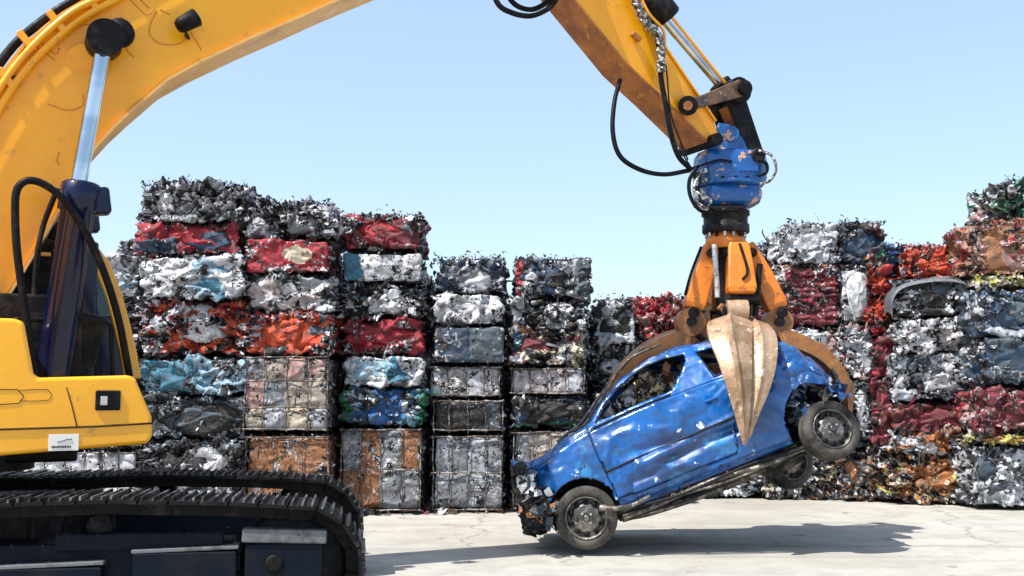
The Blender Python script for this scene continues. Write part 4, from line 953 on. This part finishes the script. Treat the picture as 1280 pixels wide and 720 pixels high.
# left and right claws: arcs over the roof
claw(DL, [(-gx(882), gz(424)), (-gx(864), gz(413)), (-gx(836), gz(417)), (-gx(806), gz(432)), (-gx(780), gz(455)), (-gx(760), gz(485)), (-gx(746), gz(518))], [.34, .44, .46, .42, .34, .22, .08], M_brn, ridge=.03, th=.15, off=Vector((0, .12, 0)))
claw(DR, [(gx(950), gz(428)), (gx(972), gz(413)), (gx(998), gz(418)), (gx(1028), gz(434)), (gx(1050), gz(458)), (gx(1064), gz(488)), (gx(1064), gz(518))], [.34, .44, .46, .44, .38, .28, .10], M_brn, ridge=.03, th=.15, off=Vector((0, .10, 0)))
# front claw, two folded blades that meet in one point over the door
fz = lambda py, Y: (at(907, py, Y) - GB).z
claw(DF, [(.30, fz(396, 10.58)), (.50, fz(400, 10.35)), (.76, fz(420, 10.12)), (.93, fz(452, 9.96)), (1.0, fz(486, 9.9)), (1.02, fz(522, 9.88)), (.99, fz(556, 9.9))], [.24, .42, .40, .30, .22, .13, .04], M_tan, ridge=.085, lat=[.0, -.07, -.115, -.11, -.094, -.076, -.055])
claw(DF, [(.28, fz(400, 10.6)), (.46, fz(406, 10.4)), (.70, fz(424, 10.18)), (.86, fz(455, 10.03)), (.94, fz(488, 9.97)), (.97, fz(520, 9.93)), (.96, fz(548, 9.93))], [.16, .28, .30, .26, .20, .12, .04], M_tan, ridge=.05, lat=[.18, .19, .18, .146, .088, .02, -.02])
claw(DB_, [(.32, gz(405)), (.52, gz(404)), (.82, gz(424)), (1.0, gz(460)), (1.05, gz(500)), (1.0, gz(540))], [.3, .46, .44, .36, .24, .08], M_brn, ridge=.05)
# links and scraps crowded between the arms
for k in range(10):
    rr = random.Random(40 + k); x, y = 880 + rr.uniform(0, 66), 378 + rr.uniform(-10, 32)
    MB().box(g_(x, y, YG - rr.uniform(-.1, .25)), (rr.uniform(.05, .12), rr.uniform(.05, .12), rr.uniform(.06, .16)), R=Matrix.Rotation(rr.uniform(-1, 1), 3, 'Y')).build('linkage', [M_tan, M_brn, M_drk][k % 3], GR, bevel=.012)
MB().cyl(g_(893, 306, 10.7), g_(897, 372, 10.62), .028, n=14).build('grapple_ram', M_wst, GR)
MB().cyl(g_(950, 330, 10.7), g_(944, 395, 10.66), .03, n=14).build('grapple_ram', M_drk, GR)
# ------------------------------------------------------------------ crushed blue car
TILT, ROLL = rad(20.2), rad(8.0)
eu = Vector((math.cos(TILT), 0, math.sin(TILT))); e0 = Vector((-math.sin(TILT), 0, math.cos(TILT))); yy_ = Vector((0, 1, 0))
ev = e0 * math.cos(ROLL) + yy_ * math.sin(ROLL); ey = yy_ * math.cos(ROLL) - e0 * math.sin(ROLL)
CO = at(733, 648, 10.15)
CAR = empty('wrecked_car', 'crushed blue hatchback hanging nose down in the grapple claws', 'car', CO)
RM = Matrix((eu, ey, ev)).transposed(); CAR.rotation_euler = RM.to_euler()
def uvp(px, py, yl=.06):
    r = ray(px, py); o = Vector((0, 0, CAMH)) - CO
    k = (yl - o.dot(ey)) / r.dot(ey); p = o + r * k; return (p.dot(eu), p.dot(ev))
def car_l(px, py, Y): p = at(px, py, Y) - CO; return Vector((p.dot(eu), p.dot(ey), p.dot(ev)))
M_car = mat('blue_car_paint', (.002, .098, .35), .30, .1, [((.002, .038, .14), 1.8, .42, .60, 5), ((.02, .18, .42), 4, .57, .66, 9), ((.60, .66, .72), 8, .648, .665, 9), ((.02, .022, .03), 6.5, .65, .67, 9)], .07, 6, coat=.7)
M_trim = mat('scuffed_black_plastic', (.016, .017, .02), .5, 0, [((.10, .10, .10), 12, .62, .68, 8)], .3, 40)
M_und = mat('dirty_underbody', (.022, .02, .018), .7, .2, [((.12, .10, .08), 7, .5, .65, 8)], .5, 25)
M_sill = mat('scraped_sill_steel', (.10, .09, .075), .45, .6, [((.34, .30, .25), 9, .52, .62, 9), ((.02, .02, .02), 16, .55, .65, 8)], .5, 50)
M_tyre = mat('dusty_tyre', (.025, .023, .022), .75, 0, [((.11, .10, .085), 4, .42, .65, 8)], .3, 50)
M_rim = mat('steel_rim', (.09, .085, .08), .42, .6, [((.30, .27, .23), 8, .5, .64, 8), ((.02, .02, .02), 12, .58, .66, 8)], .3, 40)
def tab(pts): pts = sorted(pts); X, Y_ = [p[0] for p in pts], [p[1] for p in pts]; return lambda u: np.interp(u, X, Y_)
roof = [uvp(x, y, .22) for x, y in [(733, 537), (741, 518), (752, 500), (770, 476), (790, 455), (810, 441), (830, 431), (850, 426), (870, 423), (905, 423), (940, 426), (975, 433), (1000, 440), (1022, 451), (1042, 468), (1056, 484), (1064, 500)]]
belt_ = [uvp(x, y, .07) for x, y in [(643, 590), (664, 590), (700, 563), (724, 546), (737, 538), (790, 513), (838, 494), (880, 478), (912, 467), (950, 459), (985, 455), (1010, 462), (1035, 478), (1055, 498), (1064, 515)]]
u0b = uvp(733, 537, .22)[0]
hood_top = [(u, z + .035) for u, z in belt_ if u < u0b - .03]
zr = tab(hood_top + [p for p in roof]); zbt = tab(belt_)
zsl = tab([(-.75, .36), (-.45, .26), (-.34, .10), (-.3, -.02), (.3, -.06), (2.1, -.02), (2.5, .12), (2.8, .26)])
U0, U1 = belt_[0][0], 2.74; du = .018; NI = int((U1 - U0) / du); N1, N2, N3, N4 = 44, 22, 26, 10      # side, glass, half roof, underside
CW = 1.56
US = np.linspace(U0, U1, NI + 1); rows_ = []; kind = []
def half(u):
    zs, zb, zt = float(zsl(u)), float(zbt(u)), float(zr(u)); zt = max(zt, zb + .02); out = []
    nose = max(0, (u0b - .45 - u)) * .55 + (max(0, u - 2.35) ** 1.5) * .5
    for k in range(N1): t = k / N1; out.append((.02 + .10 * (t - .45) ** 2 / .3 * .5 + nose + (.03 if t < .06 else 0), zs + (zb - zs) * t, 0))
    yb = out[-1][0] + .01; g_w = min(.24, (zt - zb) * .55)
    for k in range(N2): s = k / N2; out.append((yb + g_w * s + .012 * math.sin(s * 3.14) * -1, zb + (zt - .03 - zb) * s, 1))
    yr = yb + g_w
    for k in range(N3 + 1): s = k / N3; out.append((yr + (CW / 2 - yr) * s, zt - .03 + (.055 if zt - zb > .1 else .05) * math.sin(min(1, s * 1.6) * math.pi / 2) - (.09 * s if 1.35 < u < 2.3 else 0) * math.sin((u - 1.35) / .95 * math.pi), 2))
    return out
for u in US:
    h_ = half(u); ring = [(y, z, k) for y, z, k in h_] + [(CW - y, z, k + 3 if k < 2 else 2) for y, z, k in h_[-2::-1]]
    yb0, zb0 = h_[0][0], h_[0][1]
    for k in range(1, N4): t = k / N4; ring.append((CW - yb0 - (CW - 2 * yb0) * t, zb0, 6))
    rows_.append(ring)
NJ = len(rows_[0]); V = np.array([[(US[i], r[0], r[1]) for r in rows_[i]] for i in range(NI + 1)]); KD = np.array([r[2] for r in rows_[0]])
holes = {  # polygons in (u, z) cut into the near side; the windows also into the far one
 'win1': [uvp(x, y, .14) for x, y in [(743, 529), (755, 505), (770, 486), (790, 467), (808, 455), (830, 446), (856, 440), (858, 447), (850, 468), (839, 490), (815, 499), (790, 509), (765, 521)]],
 'win2': [uvp(x, y, .14) for x, y in [(871, 438), (890, 433), (918, 430), (935, 434), (938, 455), (912, 464), (893, 470), (882, 455)]],
 'arch1': [(.335 * math.cos(a) + .0, .03 + .335 * math.sin(a)) for a in np.linspace(-.6, 3.75, 24)] + [(-.45, -.5), (.45, -.5)],
 'arch2': [(2.06, -.3), (2.02, .05), (2.03, .22), (2.10, .34), (2.2, .43), (2.33, .46), (2.47, .40), (2.60, .35), (2.70, .24), (2.80, .1), (2.85, -.3)],
}
def inside(P, poly):
    x, y = P[..., 0], P[..., 1]; r = np.zeros(x.shape, bool); n = len(poly)
    for i in range(n):
        (x1, y1), (x2, y2) = poly[i], poly[(i + 1) % n]
        if y1 == y2: continue
        c_ = (y1 > y) != (y2 > y); r ^= c_ & (x < (x2 - x1) * (y - y1) / (y2 - y1) + x1)
    return r
def bdist(P, poly):
    best = np.full(P.shape[0], 9.); bp = P.copy(); n = len(poly)
    for i in range(n):
        a, b = np.array(poly[i]), np.array(poly[(i + 1) % n]); ab = b - a; t = np.clip(((P - a) @ ab) / (ab @ ab + 1e-12), 0, 1); q = a + t[:, None] * ab; d_ = np.linalg.norm(P - q, axis=1)
        m = d_ < best; best = np.where(m, d_, best); bp = np.where(m[:, None], q, bp)
    return best, bp
Vf = V.reshape(-1, 3).copy(); kd = np.tile(KD, NI + 1)
for nm, poly in holes.items():
    for side_k in ((0, 1), (3, 4)):
        idx = np.where(np.isin(kd, side_k))[0]; P = Vf[idx][:, [0, 2]]; d_, q = bdist(P, poly); m = d_ < .0085; Vf[idx[m], 0] = q[m][:, 0]; Vf[idx[m], 2] = q[m][:, 1]
ws_front, ws_back = u0b + .02, uvp(800, 447, .22)[0]
fi_, keepf, kf_ = [], [], []
FC = np.array([(i * NJ + j, i * NJ + (j + 1) % NJ, (i + 1) * NJ + (j + 1) % NJ, (i + 1) * NJ + j) for i in range(NI) for j in range(NJ)])
fk = np.tile(KD, NI); cen = Vf[FC].mean(1)
rem = np.zeros(len(FC), bool); sidef = np.isin(fk, (0, 1, 3, 4))
for nm, poly in holes.items(): rem |= sidef & inside(cen[:, [0, 2]], poly)
rem |= (fk == 2) & (cen[:, 0] > ws_front) & (cen[:, 0] < ws_back) & (cen[:, 1] > .30) & (cen[:, 1] < CW - .30)
DOOR = [uvp(x, y, .04) for x, y in [(737, 541), (741, 555), (757, 590), (773, 622), (800, 614), (860, 590), (921, 565), (917, 520), (912, 470), (880, 481), (838, 497), (790, 515)]]
# dents
def dent(Vf):
    sp = Vf * 1.0; u = sp[:, 0]
    hard = np.clip((u - 1.75) / .6, 0, 1) * .8 + np.clip((-.15 - u) / .3, 0, 1) * .7 + .30
    wf = sp + (np.stack([vnoise(sp * 4, 1), vnoise(sp * 4, 2), vnoise(sp * 4, 3)], 1) - .5) * .2
    a1, a2, ii = worley(wf / np.array([.42, .5, .22]), 5); b1, b2, ij = worley(wf / np.array([.15, .2, .10]), 6)
    rd = (1 - np.abs(2 * fbm(wf * np.array([1.3, 1.5, 2.6]), 41, 2) - 1)) ** 6
    d_ = np.minimum(a2 - a1, .35) * .045 - .015 + (fbm(sp * 1.6, 3, 2) - .5) * .10 + rd * .035 + ((np.minimum(b2 - b1, .3)) * .04 ) * hard
    d_ += -.035 * np.exp(-((sp[:, 2] - (.36 + .05 * np.sin(u * 3))) / .05) ** 2) * ((u > .45) & (u < 1.75))       # long crease low on the door
    d_ += -.05 * np.maximum(0, 1 - np.abs(sp[:, 2] - (.17 + .10 * (u - .5))) / .07) * ((u > .5) & (u < 1.65)) + .045 * np.maximum(0, 1 - np.abs(sp[:, 2] - (.27 + .10 * (u - .5))) / .06) * ((u > .6) & (u < 1.65))
    d_ += .02 * np.exp(-((sp[:, 2] - .22) / .05) ** 2) * ((u > .4) & (u < 1.7))
    b1_, b2_, ik = worley(wf / np.array([.09, .12, .07]), 16)
    d_ += (np.minimum(b2_ - b1_, .35) * .014 + (ik - .5) * .004) * hard
    return d_ * (.6 + hard * .7)
dd = dent(Vf)
out = Vf.copy(); ycen = Vf[:, 1] - CW / 2
sgn = np.where(kd < 2, -1., np.where((kd == 3) | (kd == 4), 1., 0.))
out[:, 1] += sgn * dd; out[:, 2] += np.where(kd == 2, dd * 1.3, 0)
out[:, 0] += (fbm(Vf * 5, 9) - .5) * .05 * np.clip((-.3 - Vf[:, 0]) / .2, 0, 1)
def mesh_from(faces, nm, m, off=0., sol=.008, par=CAR):
    ids = np.unique(faces); mp = {int(a): i for i, a in enumerate(ids)}; P = out[ids].copy(); P[:, 1] += off
    me = bpy.data.meshes.new(nm); me.from_pydata(P.tolist(), [], [tuple(mp[int(a)] for a in f) for f in faces]); me.materials.append(m)
    me.polygons.foreach_set('use_smooth', [True] * len(me.polygons))
    o = bpy.data.objects.new(nm, me); col.objects.link(o); o.parent = par
    if sol: md = o.modifiers.new('s', 'SOLIDIFY'); md.thickness = sol; md.offset = 0
    return o
doorm = (np.isin(fk, (0, 1))) & inside(cen[:, [0, 2]], DOOR) & ~rem
fdoorm = (np.isin(fk, (3, 4))) & inside(cen[:, [0, 2]], DOOR) & ~rem
hoodm = (fk == 2) & (cen[:, 0] < ws_front - .02) & ~rem
body = ~rem & ~doorm & ~fdoorm & ~hoodm & (fk != 6)
mesh_from(FC[body], 'body', M_car); mesh_from(FC[(fk == 6)], 'floor_pan', M_und)
door = mesh_from(FC[doorm], 'door', M_car, -.014, .012); mesh_from(FC[fdoorm], 'door', M_car, .014, .012); mesh_from(FC[hoodm], 'bonnet', M_car, 0, .01)
def onside(u, z, lift=.01):
    k = np.argmin((Vf[:, 0] - u) ** 2 + (Vf[:, 2] - z) ** 2 + np.where(kd < 2, 0, 99)); return Vector((u, out[k, 1] - lift, z))
def sideline(px, r, m, nm, par, lift=.012, n=8):
    P = [uvp(x, y, .05) for x, y in px]; Q = []
    for i in range(len(P) - 1):
        for k in range(n): t = k / n; Q.append(onside(P[i][0] * (1 - t) + P[i + 1][0] * t, P[i][1] * (1 - t) + P[i + 1][1] * t, lift))
    Q.append(onside(*P[-1], lift)); return MB().tube(Q, r, 6, sub=1).build(nm, m, par)
sideline([(737, 541), (741, 555), (757, 590), (773, 622)], .012, M_trim, 'door_seal', CAR, .0)
sideline([(921, 565), (917, 520), (912, 470)], .010, M_trim, 'door_seal', CAR, .0)
sideline([(757, 591), (800, 571), (860, 546), (917, 522)], .011, M_trim, 'side_moulding', door, .022)
sideline([(745, 529), (757, 503), (772, 484), (792, 465), (810, 453), (832, 444), (857, 439)], .008, M_trim, 'window_seal', CAR, .004)
sideline([(742, 535), (790, 512), (838, 493)], .009, M_trim, 'window_seal', CAR, .016)
sideline([(873, 437), (893, 470), (912, 464)], .007, M_trim, 'window_seal', CAR, .004)
hd_ = uvp(888, 500, .04); MB().box(onside(hd_[0], hd_[1], .03), (.13, .03, .025)).build('door_handle', M_car, door, bevel=.008)
# roof gutter torn loose, running down to the nose
MB().tube([Vector((u, .20 + .05 * math.sin(u * 5), float(zr(u)) + .035 + .02 * math.sin(u * 9))) for u in np.linspace(u0b - .12, u0b + .95, 12)], .012, 6).build('roof_strip', M_sill, CAR)
MB().tube([Vector((u, .30, float(zr(u)) + .06 + .02 * math.sin(u * 7))) for u in np.linspace(u0b - .3, u0b + .8, 10)], .016, 6).build('roof_strip', M_rim, CAR)
# sill and underbody tubes
rn = random.Random(8)
for k in range(9):
    y = -.02 + k * .05; z = -.07 - .02 * (k % 4); P = [Vector((u, y + .02 * math.sin(u * 4 + k), z - .008 + .018 * math.sin(u * 5 + k * 2) + (.03 * k / 9 if u > 1.8 else 0))) for u in np.linspace(.32, 2.12, 12)]
    MB().tube(P, .011 + .012 * rn.random(), 6, sub=3).build('sill_rail', M_sill if k % 3 else M_trim, CAR)
ex = MB().tube([Vector((.30, .22, -.10)), Vector((.6, .35, -.15)), Vector((1.2, .45, -.17)), Vector((1.7, .4, -.15)), Vector((2.3, .5, -.05))], .035, 10).build('exhaust_pipe', M_sill, CAR)
MB().cyl((1.75, .42, -.17), (2.1, .46, -.12), .09, n=18).build('silencer', M_und, ex, bevel=.015)
def rough_box(c, d, m, nm, seed, amp=.05, par=CAR, n=9):
    mb = MB(); c = Vector(c)
    for ax in range(3):
        for s in (-1, 1):
            vs = []; a, b = (ax + 1) % 3, (ax + 2) % 3
            for j in range(n + 1):
                for i in range(n + 1):
                    p = [0, 0, 0]; p[ax] = s * .5; p[a] = i / n - .5; p[b] = j / n - .5; q = Vector((p[0] * d[0], p[1] * d[1], p[2] * d[2])) + c
                    dn = Vector([(n1(q.x * 6, q.y * 6, q.z * 6, seed + t) - .5) * amp * 2.4 for t in range(3)]); vs.append(q + dn)
            mb.add(vs, [(j * (n + 1) + i, j * (n + 1) + i + 1, (j + 1) * (n + 1) + i + 1, (j + 1) * (n + 1) + i)[::s] for j in range(n) for i in range(n)], False)
    return mb.build(nm, m, par)
rough_box((.02, .82, .22), (.60, .80, .44), M_und, 'front_wheelhouse', 1); rough_box((2.3, .85, .14), (.62, .95, .36), M_und, 'rear_wheelhouse', 2); rough_box((1.15, .78, -.02), (1.7, 1.2, .12), M_und, 'cabin_floor', 3, .03)
rough_box((.50, .80, .62), (.22, 1.2, .28), M_trim, 'dashboard', 4, .04)
M_seat = mat('torn_seat_cloth', (.04, .04, .045), .9, 0, [((.30, .26, .19), 6, .52, .60, 6)], .4, 40)
for y in (.45, 1.1):
    s_ = rough_box((1.02, y, .38), (.45, .42, .16), M_seat, 'front_seat', 5, .03); rough_box((1.28, y, .66), (.14, .42, .50), M_seat, 'backrest', 6, .04, s_); rough_box((1.33, y, .95), (.09, .2, .12), M_seat, 'headrest', 7, .02, s_)
rough_box((1.85, .78, .45), (.5, 1.15, .30), M_seat, 'rear_bench', 8, .06)
MB().tube([Vector((.66, .42 + .17 * math.cos(a), .74 + .17 * math.sin(a))) for a in np.linspace(0, 6.3, 22)], .014, 8, sub=1).build('steering_wheel', M_trim, CAR)
# wheels
def wheel(c, R_, par=CAR, tilt=None, w_=.17, bent=0., seed=0):
    T = Matrix.Translation(c) @ (tilt or Matrix()).to_4x4()
    pr = [(.025, R_ * .66), (.006, R_ * .72), (.0, R_ * .80), (.012, R_ * .93), (.03, R_ * .985), (.05, R_), (w_ - .05, R_), (w_ - .03, R_ * .985), (w_ - .01, R_ * .93), (w_, R_ * .8), (w_ - .02, R_ * .66)]
    ty = MB().lathe((0, 0, 0), (0, 1, 0), pr, 56, M=T).build('tyre', M_tyre, None)
    root = bpy.data.objects.new('wheel', None); col.objects.link(root); root.parent = par; root.empty_display_size = .1
    ty.parent = root
    rm = [(.02, R_ * .685), (.004, R_ * .67), (.012, R_ * .63), (.05, R_ * .60), (.062, R_ * .56), (.050, R_ * .50), (.028, R_ * .44), (.018, R_ * .36), (.024, R_ * .27), (.012, R_ * .22), (.008, R_ * .12), (.016, R_ * .10), (.018, 0)]
    ri = MB().lathe((0, 0, 0), (0, 1, 0), rm, 48, M=T).build('rim', M_rim, root)
    for k in range(10):
        a = 2 * math.pi * k / 10; p = Vector((R_ * .49 * math.cos(a), .030, R_ * .49 * math.sin(a)))
        MB().lathe(p, (0, -1, 0), [(0, .026), (.008, .022), (.009, 0)], 12, M=T).build('rim_hole', M_blk, ri)
    for k in range(4):
        a = 2 * math.pi * k / 4 + .4; p = Vector((R_ * .19 * math.cos(a), .014, R_ * .19 * math.sin(a))); MB().cyl(p, p + Vector((0, -.014, 0)), .011, n=8, M=T).build('wheel_nut', M_wst, ri)
    MB().lathe((0, .012, 0), (0, -1, 0), [(0, R_ * .115), (.02, R_ * .10), (.025, R_ * .06), (.02, 0)], 20, M=T).build('hub_cap', M_rim, ri)
    return root
wheel((0, 0, 0), .287, tilt=Matrix.Rotation(rad(-4), 3, 'Z') @ Matrix.Rotation(rad(7), 3, 'X'))
p_ = uvp(1040, 536, 0); wheel((p_[0], -.05, p_[1]), .275, tilt=Matrix.Rotation(rad(14), 3, 'Z') @ Matrix.Rotation(rad(-4), 3, 'X'), w_=.19)
wheel((0.0, CW - .17, .20), .28, tilt=Matrix())
q_ = car_l(992, 577, 11.35); wheel(q_, .28, tilt=Matrix.Rotation(rad(24), 3, 'Z') @ Matrix.Rotation(rad(14), 3, 'X'))
MB().tube([Vector((p_[0], .12, p_[1])), Vector((2.3, .7, -.05)), q_ + Vector((0, .1, 0))], .035, 8).build('rear_axle', M_und, CAR)
MB().tube([Vector((0, .1, 0)), Vector((.06, .8, .06)), Vector((0, CW - .1, .2))], .03, 8).build('front_axle', M_und, CAR)
MB().tube([car_l(750, 634, 10.08), car_l(768, 636, 10.04), car_l(790, 632, 10.1), car_l(812, 620, 10.15)], .03, 10, rfun=lambda t: 1 - .4 * t).build('track_rod', M_sill, CAR)
# torn front: bumper carrier, radiator frame and lamp, plus crumpled sheet
rough_box(tuple(car_l(664, 622, 10.75)), (.22, 1.05, .42), M_und, 'radiator', 12, .09)
rough_box(tuple(car_l(672, 650, 10.5)), (.26, .55, .20), M_trim, 'bumper', 13, .10)
rough_box(tuple(car_l(652, 590, 10.6)), (.12, .95, .10), M_trim, 'front_panel', 14, .05)
hl = rough_box(tuple(car_l(655, 605, 10.3)), (.14, .26, .13), M_whi, 'headlight', 15, .05)
def torn(px, py, Y, spread, n, seed, pal, nm, size=(.03, .09)):
    rng = np.random.RandomState(seed); Vv, Ff, Cc = [], [], []
    for i in range(n):
        p = np.array(car_l(px, py, Y)) + rng.normal(size=3) * np.array(spread); s = rng.uniform(*size); a = rng.normal(size=3); a /= np.linalg.norm(a); b = np.cross(a, rng.normal(size=3)); b /= np.linalg.norm(b); c_ = np.cross(a, b); b0 = len(Vv)
        Vv += [p - a * s - b * s * .5, p - a * s * .8 + b * s * .4, p + c_ * s * .4 - b * s * .4, p + c_ * s * .3 + b * s * .5, p + a * s - b * s * .3, p + a * s * .8 + b * s * .3]
        Ff += [(b0, b0 + 1, b0 + 3, b0 + 2), (b0 + 2, b0 + 3, b0 + 5, b0 + 4)]; k = np.array(pal[rng.randint(len(pal))]); Cc += [k, k]
    me = bpy.data.meshes.new(nm); me.from_pydata([tuple(v) for v in Vv], [], Ff); set_paint(me, np.array(Cc)); me.materials.append(M_bale); o = bpy.data.objects.new(nm, me); col.objects.link(o); o.parent = CAR
    md = o.modifiers.new('s', 'SOLIDIFY'); md.thickness = .004; o['kind'] = 'stuff'; return o
BL = (.003, .06, .24)
torn(662, 612, 10.35, (.06, .18, .08), 110, 1, [K, K, G, LG, S, BL, W], 'torn_front_metal'); torn(678, 640, 10.35, (.08, .14, .06), 120, 2, [K, K, K, G, BR, S], 'torn_bumper_metal')
torn(1030, 486, 10.35, (.08, .15, .05), 60, 4, [K, BL, G, K, LG], 'torn_rear_metal'); torn(1003, 520, 10.3, (.04, .08, .10), 50, 5, [K, NV, G, BL], 'torn_arch_metal')
torn(800, 480, 11.2, (.22, .25, .06), 60, 6, [K, CR, K, CR, BR, W], 'cabin_debris'); torn(880, 600, 10.5, (.4, .2, .03), 70, 7, [K, BR, G, K, TN], 'underbody_scraps', (.02, .05))
